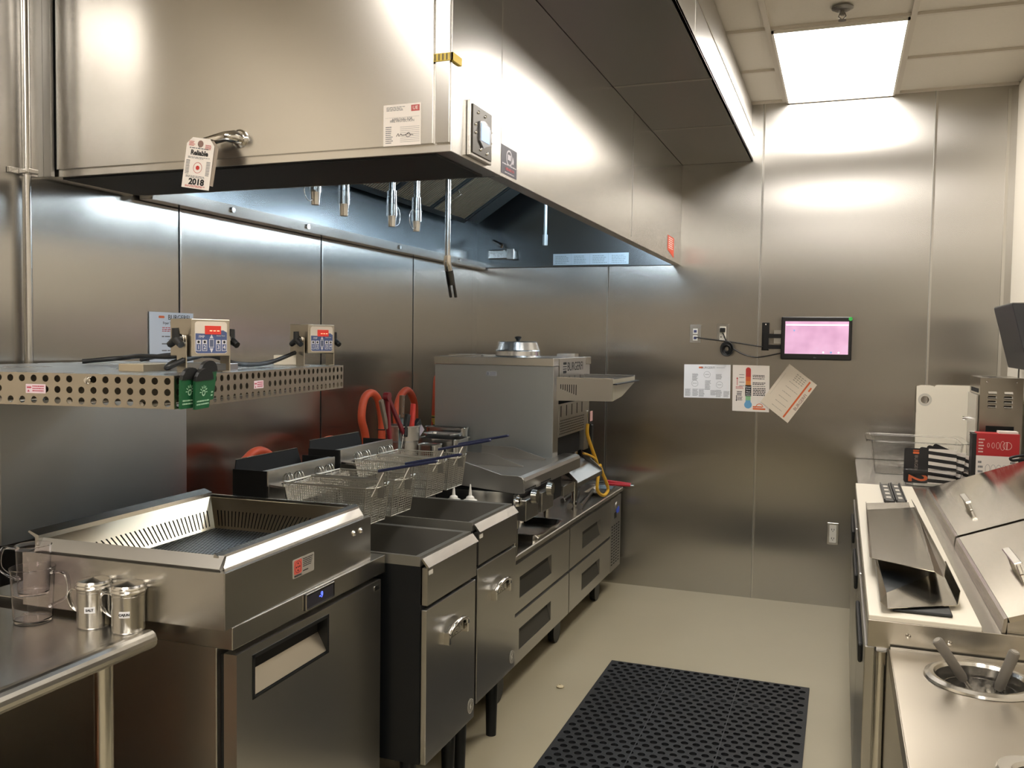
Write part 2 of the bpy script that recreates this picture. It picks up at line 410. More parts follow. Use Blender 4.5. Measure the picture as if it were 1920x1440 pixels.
MB().add([FA+Vector((0, 5.13, 0))+fn*.02, FB+Vector((0, 5.13, 0))+fn*.02, FB+Vector((0, 5.30, 0))+fn*.02, FA+Vector((0, 5.30, 0))+fn*.02,
          FA+Vector((0, 5.13, 0)), FB+Vector((0, 5.13, 0)), FB+Vector((0, 5.30, 0)), FA+Vector((0, 5.30, 0))],
         [(0, 1, 2, 3), (7, 6, 5, 4), (0, 4, 5, 1), (1, 5, 6, 2), (2, 6, 7, 3), (3, 7, 4, 0)]).go('filler_panel', TR, hood)
# hood lamps (real ones: glass globes under the hood top)
hl = mat('hood_lamp_glass', (1, 1, 1, 1), .3, emit=HOOD_W, ecol=(.73, .87, 1.0, 1))
for i, y in enumerate((2.95, 4.05, 5.15)):
    lt = thing('hood_lamp', ('globe lamp inside the hood, the one nearest the viewer', 'globe lamp inside the hood, the middle one', 'globe lamp inside the hood, the one nearest the end wall')[i], 'lamp', (-1.13, y, HT), 'globe lamps inside the exhaust hood')
    MB().lathe([(.05, 0), (.05, -.02), (.015, -.03), (.015, -.25), (.05, -.27), (.055, -.30)], (-1.13, y, HT-.001), 20).go('fitting', SATIN, lt)
    MB().lathe([(.0, -.425), (.03, -.42), (.05, -.40), (.055, -.37), (.055, -.30)], (-1.13, y, HT), 20, caps=False).go('globe', hl, lt)
# grease cup on the end panel
p0 = at(1, YB-.03, 942, 478)
g = thing('grease_cup', 'small polished grease cup on the inside end panel of the hood', 'cup', p0)
MB().box(p0.x-.085, p0.x+.085, YB-.075, YB-.031, p0.z-.03, p0.z+.03).go('cup_body', CHROME, g, bevel=.006)
MB().box(p0.x+.05, p0.x+.10, YB-.082, YB-.0755, p0.z-.035, p0.z+.035).go('hook', SATIN, g, bevel=.003)
# fire cabinet end section of the hood
cab = thing('fire_suppression_cabinet', 'stainless cabinet with a tagged pull lever at the near end of the hood', 'cabinet', (-1.6, 2.3, HZ))
c = MB().box(XL+.002, HX, HY0+.002, HYC-.001, HZ, ZC-.003).go('body', HOODS, cab, bevel=.0015)
MB().box(XL+.031, XL+.037, HY0-.003, HY0+.0019, HZ+.022, ZC-.02).go('door_gap', VOID, cab)
MB().box(XL+.038, -1.004, HY0-.006, HY0+.0025, HZ+.022, ZC-.02).go('door', HOODS, cab, bevel=.001)
MB().box(-.997, HX-.003, HY0-.006, HY0+.0025, HZ+.022, ZC-.02).go('edge_strip', SATIN, cab, bevel=.001)
MB().box(XL+.0005, XL+.03, HY0-.02, HY0-.0065, HZ-.0, ZC-.02).go('hinge_strip', EQD, cab)
MB().box(XL+.035, HX-.05, HY0+.02, HYC-.02, HZ-.004, HZ-.0005).go('bottom_plate', DARKM, cab)
# lever
lp = at(1, HY0-.03, 440, 257); lq = at(1, HY0-.06, 378, 262)
lv = MB(); lv.tube([(lp.x, HY0-.005, lp.z), (lp.x, HY0-.035, lp.z), (lp.x-.02, HY0-.045, lp.z), (lq.x, HY0-.045, lq.z-.003)], .015, 14, rs=[.017, .018, .014, .0125])
lv.lathe([(.026, 0), (.026, .006), (.02, .010)], (lp.x, HY0-.004, lp.z), 18, axis=(0, -1, 0))
lvo = lv.go('lever_handle', CHROME, cab)
MB().tube(spline([(lq.x+.004, HY0-.045, lq.z-.01), (lq.x-.006, HY0-.062, lq.z-.012), (lq.x-.002, HY0-.066, lq.z-.022)], 5), .0015, 6).go('tie_wire', SATIN, lvo)
# paper tag
TG = thing('inspection_tag', 'white hanging inspection tag marked 2018 on the hood cabinet lever', 'tag', (lq.x, HY0-.05, lq.z-.03))
ang = math.radians(-9.5); u = Vector((math.cos(ang), 0, math.sin(ang))); v = Vector((-math.sin(ang), 0, math.cos(ang)))
tl = at(1, HY0-.064, 340, 350); pl = Pl((tl.x, HY0-.064, tl.z), u, v)
Wt = (at(1, HY0-.064, 391, 359)-tl).length; Ht = .140
mb = MB(); pl.poly(mb, [(0, 0), (Wt, 0), (Wt, Ht-.018), (Wt-.018, Ht), (.018, Ht), (0, Ht-.018)], -.0008, 0); mb.go('card', PAPERW, TG)
pl2 = Pl((tl.x+.004, HY0-.0615, tl.z), u, v); mb = MB(); pl2.poly(mb, [(.012, .02), (Wt+.006, .012), (Wt+.008, Ht-.022), (Wt-.01, Ht-.004), (.02, Ht-.006), (.008, Ht-.02)], -.0008, 0); mb.go('back_card', EQD and mat('tag_back', '9c8f82', .7), TG)
mb = MB(); pl.disc(mb, Wt/2, Ht-.016, .0095, 0, .0008); mb.go('eyelet', mat('tag_eyelet', '8b6f66', .7), TG)
text('Reliable', .019, pl, Wt/2, Ht-.042, INK, TG, bold=.0006)
text('2018', .023, pl, Wt/2+.002, .018, INK, TG, bold=.0009, sx=1.15)
mb = MB()
pl.lines(mb, .012, Ht-.032, Wt-.012, Ht-.026, 1); pl.lines(mb, .01, Ht-.058, Wt-.01, Ht-.052, 2)
pl.lines(mb, .006, .038, .019, .078, 10, rag=.1); pl.lines(mb, Wt-.019, .038, Wt-.006, .078, 10, rag=.1); pl.lines(mb, .01, .029, Wt-.01, .036, 2)
mb.go('small_print', GREY, TG)
mb = MB(); pl.ring(mb, Wt/2, .058, .015, .0012); pl.disc(mb, Wt/2, .058, .006, 0, .0008); pl.lines(mb, .012, .003, Wt-.01, .009, 2); pl.lines(mb, .008, Ht-.024, .03, Ht-.010, 4); pl.lines(mb, Wt-.03, Ht-.030, Wt-.008, Ht-.016, 4)
mb.go('red_print', RED, TG)
# approval form on the cabinet door
a0 = at(1, HY0-.0065, 719, 275); a1 = at(1, HY0-.0065, 790, 192)
pl = Pl((a0.x, HY0-.0065, a0.z), (1, 0, 0), (0, 0, 1)); w, hh = a1.x-a0.x, a1.z-a0.z
AF = thing('approval_form', 'white approval for fire protection form stuck on the cabinet door of the hood', 'notice', a0)
mb = MB(); pl.rect(mb, 0, 0, w, hh, 0, .0008); mb.go('sheet', PAPERW, AF)
text('APPROVAL FOR', .0085, pl, w/2, hh*.635, GREY, AF, h=.0011); text('FIRE PROTECTION', .0085, pl, w/2, hh*.59, GREY, AF, h=.0011)
mb = MB(); pl.rect(mb, w*.74, hh*.81, w*.96, hh*.96, .0008, .0012); mb.go('stamp_block', mat('form_stamp', 'c05a58', .6), AF)
text('UE', .013, pl, w*.85, hh*.885, PAPERW, AF, h=.0014)
mb = MB()
for i in range(9): pl.rect(mb, w*.45, hh*(.08+.045*i), w*.96, hh*(.08+.045*i)+.0006, .0008, .0011)
pl.lines(mb, w*.08, hh*.84, w*.6, hh*.95, 4, h=.0011); pl.lines(mb, w*.06, hh*.05, w*.26, hh*.48, 9, h=.0011); pl.rect(mb, w*.05, hh*.68, w*.95, hh*.683, .0008, .0011)
mb.go('small_print', GREY, AF)
ph = spline([pl.p(w*x, hh*y, .0012) for x, y in ((.35, .22), (.4, .29), (.42, .22), (.47, .28), (.5, .24), (.6, .25), (.68, .3), (.72, .22), (.63, .2), (.62, .27), (.8, .24))], 4)
MB().tube(ph, .0006, 4).go('signature', INK, AF)
# yellow strap on the edge strip
ts = thing('caution_tape', 'short strip of yellow tape around the corner of the hood cabinet', 'tape', (-.98, HY0, 2.28))
pz = at(1, HY0-.007, 838, 106).z
MB().box(-1.003, -.9485, HY0-.0078, HY0-.0066, pz-.010, pz+.010).box(-.9545, -.9485, HY0-.0078, HY0+.05, pz-.010, pz+.010).go('tape_strip', mat('yellow_tape', 'd5b836', .4), ts)
mb = MB()
for k in range(5): mb.box(-1.0+.011*k, -.9965+.011*k, HY0-.0084, HY0-.0079, pz-.008, pz+.008)
mb.go('tape_marks', mat('tape_mark', '5c5236', .5), ts)
# switch panel on the hood face
q = [at(0, HX, *p) for p in ((875, 185), (915, 213), (915, 310), (874, 292))]
y0, y1, z0, z1 = 2.209, 2.363, 2.043, 2.19
sp = thing('fire_control_panel', 'dark square control plate with a taped blue screen on the near end of the hood', 'control panel', (HX, (y0+y1)/2, z0))
MB().box(HX+.0005, HX+.012, y0, y1, z0, z1).go('back_plate', SATIN, sp, bevel=.002)
MB().box(HX+.012, HX+.015, y0+.009, y1-.009, z0+.009, z1-.009).go('face_plate', mat('panel_face', '4a4640', .35, .8), sp, bevel=.001)
pl = Pl((HX+.015, y0, z0), (0, 1, 0), (0, 0, 1)); W_, H_ = y1-y0, z1-z0
mb = MB()
pl.poly(mb, [(W_*.33, H_*.33), (W_*.5, H_*.22), (W_*.85, H_*.34), (W_*.86, H_*.62), (W_*.55, H_*.73), (W_*.33, H_*.68)], 0, .004); mb.go('screen_cover', mat('cover_plastic', '8f9298', .2, .3), sp)
mb = MB(); pl.rect(mb, W_*.37, H_*.34, W_*.76, H_*.66, .004, .005); mb.go('screen', mat('screen_blue', '8fb0dd', .3, emit=.5), sp)
for a, b in ((.3, .83), (.62, .83), (.2, .6), (.2, .45), (.9, .6), (.9, .4), (.42, .18), (.72, .16)):
    MB().lathe([(.005, 0), (.004, .003), (0, .004)], pl.p(W_*a, H_*b), 10, axis=(1, 0, 0)).go('screw', CHROME, sp)
# dark sticker
st = thing('contractor_sticker', 'dark blue contractor sticker with a white round emblem on the hood face', 'sticker', (HX, 2.53, 2.08))
pl = Pl((HX+.0006, 2.4665, 2.0445), (0, 1, 0), (0, 0, 1))
mb = MB(); pl.rect(mb, 0, 0, .132, .083, 0, .0006); mb.go('sticker_sheet', mat('sticker_navy', '2b2a3c', .4), st)
mb = MB(); pl.ring(mb, .066, .052, .026, .005, .0009, ry=.024); pl.rect(mb, .053, .046, .08, .062, .0007, .0009); pl.poly(mb, [(.09, .04), (.1, .062), (.106, .048), (.1, .038)], .0007, .0009)
pl.lines(mb, .01, .026, .125, .034, 1, h=.0009, rag=0); pl.lines(mb, .03, .004, .11, .009, 1, h=.0009, rag=0); mb.go('emblem', mat('sticker_white', 'c9c4cc', .5), st)
text('1-800-488-1574', .0125, pl, .07, .017, mat('sticker_pink', 'c96a70', .5), st, h=.001, sx=.95)
# red sticker at the far end of the hood face
st = thing('warning_sticker', 'narrow red sticker at the far lower corner of the hood face', 'sticker', (HX, 5.24, 2.1))
pl = Pl((HX+.0006, 5.13, 2.055), (0, 1, 0), (0, 0, 1))
mb = MB(); pl.rect(mb, 0, .03, .2, .115, 0, .0006); pl.poly(mb, [(.0, .03), (.2, -.0), (.2, .03)], 0, .0006); mb.go('sticker_sheet', mat('sticker_red', 'd8553a', .5), st)
mb = MB(); pl.lines(mb, .03, .04, .17, .11, 6, h=.0009); mb.go('small_print', PAPERW, st)
# label strip inside hood on end panel
a0 = at(1, YB-.031, 1037, 498); a1 = at(1, YB-.031, 1179, 474)
pl = Pl((a0.x, YB-.031, a0.z+.002), (1, 0, 0), (0, 0, 1)); w, hh = a1.x-a0.x, a1.z-a0.z
st = thing('data_label', 'long pale blue data label on the inside end panel of the hood', 'label', a0)
mb = MB(); pl.rect(mb, 0, 0, w, hh, 0, .0008); mb.go('label_sheet', mat('label_blue', 'b4c8d6', .5), st)
mb = MB()
for k in range(4): pl.lines(mb, w*(.03+.25*k), hh*.1, w*(.22+.25*k), hh*.85, 5, h=.0011)
for k in range(1, 4): pl.rect(mb, w*.245*k, 0, w*.245*k+.001, hh, .0008, .0011)
mb.go('small_print', mat('label_grey', '8fa0ac', .6), st)
# soffit box above hood
so = thing('ceiling_enclosure', 'stainless enclosure box above the hood reaching up to the ceiling tiles', 'enclosure', (-.74, 4, HT))
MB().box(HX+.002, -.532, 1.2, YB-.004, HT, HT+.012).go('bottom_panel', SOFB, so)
MB().box(-.544, -.532, 1.2, YB-.004, HT+.0, 2.80).go('front_panel', SOFS, so, bevel=.001)
MB().box(-.556, -.544, 1.2, YB-.004, 2.80, ZC-.003).go('upper_panel', SOFS, so)
for y in (3.79, 4.62): MB().box(HX+.004, -.536, y-.01, y+.01, HT-.0022, HT).go('seam_strip', EQD, so)
MB().box(-.5438, -.529, 1.2, YB-.004, 2.797, 2.803).go('seam_strip', SATIN, so)
for y in (3.3, 4.4, 5.28): MB().box(-.532, -.5305, y-.002, y+.002, HT+.01, 2.79).go('seam_strip', EQD, so)
# ---- suppression nozzles hanging inside the hood
def nozzle(px, pz_top, py_tip, label, ring=0, X=-1.62, elbow=False, py_fit=None):
    a = at(0, X, px, py_tip); b = Vector((a.x, a.y, HT))
    t = thing('hood_nozzle', label, 'nozzle', a, 'fire nozzles hanging inside the hood')
    if elbow:
        f = at(0, X, px, py_fit)
        MB().cyl((a.x, f.y, f.z), (a.x, f.y, HT), .0125, n=12).go('drop_pipe', SATIN, t)
        d = Vector((.0, .06, -.14)).normalized(); c = Vector((a.x, f.y, f.z))
        MB().tube([c+Vector((0, 0, .02)), c-Vector((0, 0, .01)), c+d*.05], .017, 12).go('elbow', CHROME, t)
        n_ = MB(); n_.cyl(c+d*.045, c+d*.11, .019, n=8); n_.cyl(c+d*.11+Vector((.012, 0, 0)), c+d*.17+Vector((.012, 0, 0)), .007, n=8); n_.cyl(c+d*.11-Vector((.012, 0, 0)), c+d*.17-Vector((.012, 0, 0)), .007, n=8)
        n_.go('nozzle_head', mat('nozzle_dark', '5a5a58', .3, 1), t)
        return
    MB().cyl((a.x, a.y, a.z+.13), (a.x, a.y, HT), .0125, n=12).go('drop_pipe', SATIN, t)
    MB().cyl((a.x, a.y, a.z+.085), (a.x, a.y, a.z+.11), .02, n=6).cyl((a.x, a.y, a.z+.112), (a.x, a.y, a.z+.135), .019, n=6).go('fitting', CHROME, t)
    MB().cyl((a.x, a.y, a.z+.04), (a.x, a.y, a.z+.083), .021, n=6).cyl((a.x, a.y, a.z), (a.x, a.y, a.z+.04), .014, .017, 12).go('nozzle_head', POL, t)
    if ring:
        MB().tube([(a.x+.0, a.y+ring*(.034+.03*math.cos(k)), a.z+.045+.037*math.sin(k)) for k in [i*2*PI/20 for i in range(20)]], .0015, 5, closed=True).go('cap_ring', SATIN, t)
nozzle(591, 0, 384, 'chrome nozzle inside the hood with only its tip in view, leftmost of the row', -1)
nozzle(645, 0, 405, 'chrome nozzle inside the hood with a double fitting, second from the left of the row', 0)
nozzle(735, 0, 425, 'nozzle hanging inside the hood with a wire ring on its right side', 1)
nozzle(781, 0, 434, 'nozzle hanging inside the hood with a wire ring on its left side', -1)
nozzle(839, 0, 535, 'long drop pipe inside the hood with an angled chrome nozzle reaching below the hood edge', 0, elbow=True, py_fit=488)
a = at(0, -1.35, 1022, 460)
t = thing('hood_probe', 'thin white sensor rod hanging inside the far end of the hood', 'sensor', a)
MB().cyl((a.x, a.y, a.z), (a.x, a.y, a.z+.05), .012, n=12).go('tip', mat('white_metal', 'c4d4de', .3, .6), t)
MB().cyl((a.x, a.y, a.z+.05), (a.x, a.y, HT), .008, n=12).go('rod', mat('white_metal', 'c4d4de', .3, .6), t)
a = at(1, YB-.031, 925, 452)
t = thing('hood_detector', 'short slanted chrome detector sticking out of the hood end panel', 'sensor', a)
MB().cyl(a, a+Vector((.07, -.05, -.035)), .011, n=12).go('body', SATIN, t)
MB().cyl(a+Vector((.066, -.047, -.033)), a+Vector((.085, -.06, -.043)), .014, n=12).go('tip', CHROME, t)
# ================================================================ conduit on left wall
a = at(0, XL+.03, 50, 330)
t = thing('wall_conduit', 'vertical galvanised pipe running up the left wall beside the hood', 'pipe', (XL+.03, 2.0, 1.2))
yp = at(0, XL+.02, 49, 330).y
MB().cyl((XL+.022, yp, 1.425), (XL+.022, yp, ZC-.003), .0125, n=16).go('pipe', SATIN, t)
MB().box(XL+.001, XL+.012, yp-.05, yp+.05, HZ-.01, HZ+.008).box(XL+.012, XL+.05, yp-.018, yp+.018, HZ-.008, HZ+.006).go('clamp', SATIN, t, bevel=.002)
# ================================================================ LEFT: table, fridge, dump station
# backsplash sheet
t = MB().box(XL+.004, XL+.014, 1.915, 2.706, .925, 1.42).go('backsplash_panel', BSP, None, bevel=.001)
tag(t, 'bare stainless splash sheet on the left wall under the perforated heat lamp', 'panel')
# left worktable
TZ = .88
tb = thing('work_table', 'stainless work table with rolled front edge at the lower left corner', 'table', (-1.9, 1.1, 0))
pf = [(XL+.01, TZ-.004), (XL+.01, TZ), (-1.475, TZ)]+[(-1.455+.022*math.cos(a)-.0, TZ-.022+.022*math.sin(a)+.004) for a in [math.radians(90-22.5*k) for k in range(9)]]+[(-1.47, TZ-.040), (-1.475, TZ-.006)]
MB().prism(pf, 1, -.6, 1.588).go('table_top', TOPS, tb)
MB().box(XL+.012, -1.50, 1.572, 1.588, TZ-.04, TZ-.005).go('end_apron', TOPS, tb)
MB().box(XL+.012, XL+.03, -.6, 1.588, TZ, TZ+.12).go('backsplash', TOPS, tb)
p = at(1, 1.46, 188, 1400)
for x, y in ((p.x, 1.47), (-2.25, 1.5), (p.x, -.5), (-2.25, -.5)):
    l = MB().cyl((x, y, .03), (x, y, TZ-.006), .0205, n=20); l.cyl((x, y, 0), (x, y, .035), .016, n=14)
    l.go('leg', POL, tb)
MB().box(XL+.03, -1.54, -.55, 1.52, .28, .30).go('under_shelf', EQD, tb, bevel=.004)
MB().box(-2.05, -1.60, .9, 1.24, .301, .62).go('cardboard_box', mat('cardboard', '8a5a3a', .8), None, bevel=.003)
bpy.data.objects['cardboard_box'].name = 'cardboard_box'
tag(bpy.data.objects['cardboard_box'], 'brown cardboard box on the shelf beneath the work table', 'box')

# undercounter refrigerator (slightly turned)
FR = thing('undercounter_refrigerator', 'single door stainless undercounter refrigerator beneath the fry dump station', 'refrigerator', (-1.272, 1.645, 0))
fx, y0, y1 = -1.272, 1.645, 2.392
MB().box(-2.03, fx-.055, y0+.015, y1-.015, .13, .838).go('cabinet', EQ, FR, bevel=.002)
MB().box(-2.03, fx, y0, y1, .84, .893).go('top_ledge', TOPS, FR, bevel=.002)
MB().box(fx-.054, fx-.04, y0+.03, y1-.03, .15, .815).go('door_gasket', BLACK, FR)
# door with recessed handle
dz0, dz1, dx = .14, .822, fx-.004
hy0, hy1, hz0, hz1 = y0+.085, y0+.42, .70, .797
d = MB()
a, b = y0+.02, y1-.02
for q in ((a, hy0, dz0, dz1), (hy1, b, dz0, dz1), (hy0, hy1, dz0, hz0), (hy0, hy1, hz1, dz1)): d.box(dx-.035, dx, q[0], q[1], q[2], q[3])
dr = d.go('door', EQ, FR)
MB().box(dx-.0345, dx-.030, hy0+.0005, hy1-.0005, hz0+.0005, hz1-.0005).go('recess', VOID, dr)
MB().prism([(dx-.029, hz1-.045), (dx-.002, hz0+.004), (dx-.006, hz0+.001), (dx-.029, hz0+.001)], 1, hy0+.006, hy1-.002).go('recess_handle', mat('handle_pull', 'b0a898', .35, .9), dr)
mb = MB()
for q in ((hy0-.006, hy0+.004, hz0-.004, hz1+.004), (hy1-.004, hy1+.004, hz0-.004, hz1+.004), (hy0-.006, hy1+.004, hz1-.003, hz1+.006), (hy0-.006, hy1+.004, hz0-.004, hz0+.002)): mb.box(dx-.03, dx+.0015, *q)
mb.go('recess_frame', BLACK, dr)
pl = Pl((dx, y1-.062, .795), (0, 1, 0), (0, 0, 1)); mb = MB(); pl.rrect(mb, 0, 0, .03, .014, .003, 0, .0015); mb.go('badge', SATIN, dr)
pl = Pl((fx, 1.942, .846), (0, 1, 0), (0, 0, 1)); mb = MB(); pl.rect(mb, 0, 0, .143, .043, 0, .003)
disp = mb.go('display_panel', BLACK, FR)
mb = MB(); pl.rect(mb, .006, .006, .137, .037, .003, .004); mb.go('display_window', mat('display_window', '2c2b33', .15), disp)
mb = MB(); pl.rect(mb, 0, 0, .143, .0025, .003, .006); pl.rect(mb, 0, .0405, .143, .043, .003, .006); pl.rect(mb, 0, 0, .0025, .043, .003, .006); pl.rect(mb, .1405, 0, .143, .043, .003, .006); mb.go('display_bezel', SATIN, disp)
text('-9', .022, pl, .074, .024, mat('blue_led', '2b35ff', .4, emit=3.0, ecol=(.08, .12, 1, 1)), disp, name='digits', h=.0048, bold=.0004)
for x, y in ((-1.36, 1.72), (-1.36, 2.31), (-1.95, 1.72), (-1.95, 2.31)):
    MB().cyl((x-.012, y, .05), (x+.012, y, .05), .05, n=20).go('caster_wheel', BLACK, FR)
    MB().box(x-.02, x+.02, y-.022, y+.022, .098, .131).go('caster_bracket', SATIN, FR)
FR.rotation_euler.z = math.radians(1.2)

# dump station on top
DS = thing('fry_dump_station', 'stainless fry dump station with slotted sloping pan sitting on the small refrigerator', 'dump station', (-1.272, 1.619, .893))
x1, x0, y0, y1, zb, zt = -1.272, -1.85, 1.619, 2.325, .8935, 1.023
MB().box(x1-.003, x1, y0, y1, zb, zt).go('front_panel', TOPS, DS, bevel=.0008)
MB().box(x0, x1-.0031, y0, y0+.003, zb, zt).go('side_panel', TOPS, DS)
MB().box(x0, x1-.0031, y1-.003, y1, zb, zt).go('side_panel', TOPS, DS)
MB().box(x0, x0+.003, y0+.0031, y1-.0031, zb, zt).go('back_panel', TOPS, DS)
# deck ring around the pan
ix0, ix1, iy0, iy1 = x0+.04, x1-.045, y0+.03, y1-.035
mb = MB()
mb.box(x0+.003, x1-.003, y0+.003, iy0, zt-.003, zt-.0002).box(x0+.003, x1-.003, iy1, y1-.003, zt-.003, zt-.0002).box(ix1, x1-.003, iy0, iy1, zt-.003, zt-.0002).box(x0+.003, ix0, iy0, iy1, zt-.003, zt-.0002)
mb.go('deck', TOPS, DS)
# pan: raised rim, sloped slotted walls, perforated floor
PANM = steel('pan_stainless', 'c9bda6', .30, 0, smudge=.0)
rz = zt+.028; fz = .968; s = .06
O = [(ix0, iy0), (ix1, iy0), (ix1, iy1), (ix0, iy1)]; I = [(ix0+s, iy0+s), (ix1-s, iy0+s), (ix1-s, iy1-s), (ix0+s, iy1-s)]
names = ('near', 'front', 'far', 'rear')
for k in range(4):
    a, b = O[k], O[(k+1) % 4]; c, d2 = I[(k+1) % 4], I[k]
    A, B = Vector((*a, rz)), Vector((*b, rz)); Cc, D = Vector((*c, fz)), Vector((*d2, fz))
    w = MB()
    # slotted wall: solid top 45%, band of slots, solid foot
    nS = 34
    def L(u, t): return A.lerp(B, u).lerp(D.lerp(Cc, u), t)
    w.face([L(0, 0), L(0, .42), L(1, .42), L(1, 0)]); w.face([L(0, .92), L(0, 1), L(1, 1), L(1, .92)])
    for i in range(nS):
        u0, u1 = i/nS, (i+1)/nS; g_ = .26/nS
        if i < 1 or i > nS-2: w.face([L(u0, .42), L(u0, .92), L(u1, .92), L(u1, .42)]); continue
        w.face([L(u0, .42), L(u0, .92), L(u0+g_*1.3, .92), L(u0+g_*1.3, .42)]); w.face([L(u1-g_*1.3, .42), L(u1-g_*1.3, .92), L(u1, .92), L(u1, .42)])
    w.go('pan_wall', PANM, DS, solid=.0012)
    bk = MB(); n = (B-A).cross(D-A).normalized()
    off = Vector((0, 0, -.008))
    bk.face([L(0, .3)+off, L(0, .95)+off, L(1, .95)+off, L(1, .3)+off]); bk.go('slot_backing', VOID, DS)
mb = MB()
w_, l_ = ix1-ix0-2*s, iy1-iy0-2*s
perf(mb, (ix0+s, iy0+s, fz), (1, 0, 0), (0, 1, 0), 34, 36, w_/34, l_/36, .0045, stagger=True, n=8)
mb.go('pan_floor', steel('pan_floor_steel', 'c4cace', .3, 0), DS)
MB().box(ix0+s, ix1-s, iy0+s, iy1-s, fz-.012, fz-.010).go('drip_sheet', DARKM, DS)
# rims
MB().prism([(y0+.012, zt), (y0+.020, zt), (iy0+.004, rz+.002), (iy0-.004, rz+.004), (y0+.006, zt+.006)], 0, x0+.03, x1-.02).go('near_rim', EQD, DS)
MB().prism([(iy1-.002, rz), (iy1+.004, rz+.006), (iy1+.014, rz+.006), (iy1+.014, zt), (iy1-.002, zt)], 0, x0+.03, x1-.06).go('far_rim', SATIN, DS)
MB().prism([(ix1-.004, rz-.01), (ix1+.000, rz+.008), (ix1+.012, rz+.002), (ix1+.014, rz-.004), (ix1+.028, zt+.004), (ix1+.028, zt), (ix1-.004, zt)], 1, y0+.022, iy1+.02).go('front_rail', SATIN, DS)
MB().prism([(ix0+.002, zt), (ix0-.001, rz+.012), (ix0-.03, rz+.022), (ix0-.034, rz+.018), (ix0-.012, rz+.006), (ix0-.012, zt)], 1, y0+.012, iy1+.01).go('rear_flange', TOPS, DS)
pl = Pl((x1, 1.896, .940), (0, 1, 0), (0, 0, 1)); mb = MB(); pl.rrect(mb, 0, 0, .103, .048, .004, 0, .001); pt = mb.go('plate', mat('plate_silver', 'b3aea4', .35, .4), DS)
mb = MB(); pl.rrect(mb, .005, .009, .042, .045, .005, .001, .0014); mb.go('red_emblem', mat('emblem_red', 'cf5a4c', .5), pt)
mb = MB()
pl.ring(mb, .0235, .027, .0155, .0012, .0017)
for a, b in ((0, 0), (.008, 0), (-.008, 0), (0, .009), (0, -.009)): pl.disc(mb, .0235+a, .027+b, .0024, .0014, .0018, 8)
pl.lines(mb, .048, .02, .097, .044, 5, h=.0014); pl.lines(mb, .048, .008, .08, .014, 1, h=.0014); mb.go('print', INK, pt)
text('MARSHALL', .0075, pl, .0245, .0048, INK, pt, h=.0013, bold=.0002)
for k in (0, 1):
    MB().lathe([(.0085, 0), (.0085, .002), (.006, .006), (0, .007)], (x1, 2.218+.042*k, .992), 14, axis=(1, 0, 0)).go('screw', CHROME, DS)
DS.rotation_euler.z = math.radians(2.3)

# shakers and measuring jugs on the table
def shaker(px, py, rot, word, label):
    b = at(2, TZ+.0006, px, py); t = thing('spice_shaker', label, 'shaker', b, 'steel spice shakers on the work table')
    c = b; R = .036
    MB().lathe([(R*.96, 0), (R, .003), (R, .082), (R+.0015, .084), (R+.0015, .088), (R-.001, .09)], c, 32).go('body', POL, t)
    MB().lathe([(R+.003, .0905), (R+.004, .093), (R+.002, .097), (R+.003, .1), (R+.002, .103), (R-.002, .107), (R-.004, .1075), (.0, .113)], c, 32).go('lid', POL, t)
    a = rot; d = Vector((math.cos(a), math.sin(a), 0)); C = Vector(c)
    MB().tube(spline([C+d*(R-.002)+Vector((0, 0, .078)), C+d*(R+.022)+Vector((0, 0, .08)), C+d*(R+.033)+Vector((0, 0, .062)), C+d*(R+.022)+Vector((0, 0, .038)), C+d*(R-.002)+Vector((0, 0, .026))], 6), .007, 8, flat=.22).go('handle', POL, t)
    # label facing the camera
    to = Vector((-C.x, -C.y, 0)).normalized(); to.rotate(Matrix.Rotation(math.radians(-14), 3, 'Z')); up = Vector((0, 0, 1)); rt = up.cross(to)
    pl = Pl(C+to*(R+.0008)+Vector((0, 0, .045)), rt, up)
    mb = MB(); N = 6; hw = .0115
    for i in range(N):
        a0, a1 = (-hw+2*hw*i/N)/R, (-hw+2*hw*(i+1)/N)/R
        P = lambda a, z, r: C+(to*math.cos(a)+rt*math.sin(a))*r+up*z
        mb.add([P(a0, .038, R), P(a1, .038, R), P(a1, .052, R), P(a0, .052, R), P(a0, .038, R+.0007), P(a1, .038, R+.0007), P(a1, .052, R+.0007), P(a0, .052, R+.0007)], [(4, 5, 6, 7), (0, 4, 7, 3), (1, 2, 6, 5), (3, 7, 6, 2), (0, 1, 5, 4)])
    lb = mb.go('paper_label', PAPER, t)
    text(word, .0075, pl, 0, 0, INK, lb, h=.0002, bold=.0003)
    return t
shaker(176, 1172, math.radians(185), 'SALT', 'steel shaker labelled SALT, the one beside the clear measuring jug')
shaker(241, 1181, math.radians(190), 'CAJUN', 'steel shaker labelled CAJUN at the rounded corner of the work table')
JUG = mat('jug_plastic', (1, .97, .99, 1), .03, trans=1.0, ior=1.25)
def jug(c, R, H, label, hz=0):
    t = thing('measuring_jug', label, 'jug', c, 'clear plastic jugs nested on the work table')
    C = Vector(c)
    MB().lathe([(0, .0), (R*.80, .0), (R*.84, .006), (R*.95, H*.93), (R, H), (R-.002, H+.001), (R*.93, H*.93), (R*.82, .008), (R*.78, .005), (0, .005)], c, 32, caps=False).go('cup', JUG, t)
    d = Vector((math.cos(hz), math.sin(hz), 0))
    MB().tube(spline([C+d*R*.95+Vector((0, 0, H*.92)), C+d*(R*.95+.035)+Vector((0, 0, H*.9)), C+d*(R*.95+.04)+Vector((0, 0, H*.5)), C+d*(R*.86)+Vector((0, 0, H*.28))], 6), .008, 8, flat=.5).go('handle', JUG, t)
    return t
b = at(2, TZ+.0006, 62, 1162)
jug(b, .050, .125, 'larger clear plastic jug standing on the work table with another nested in it', math.radians(15))
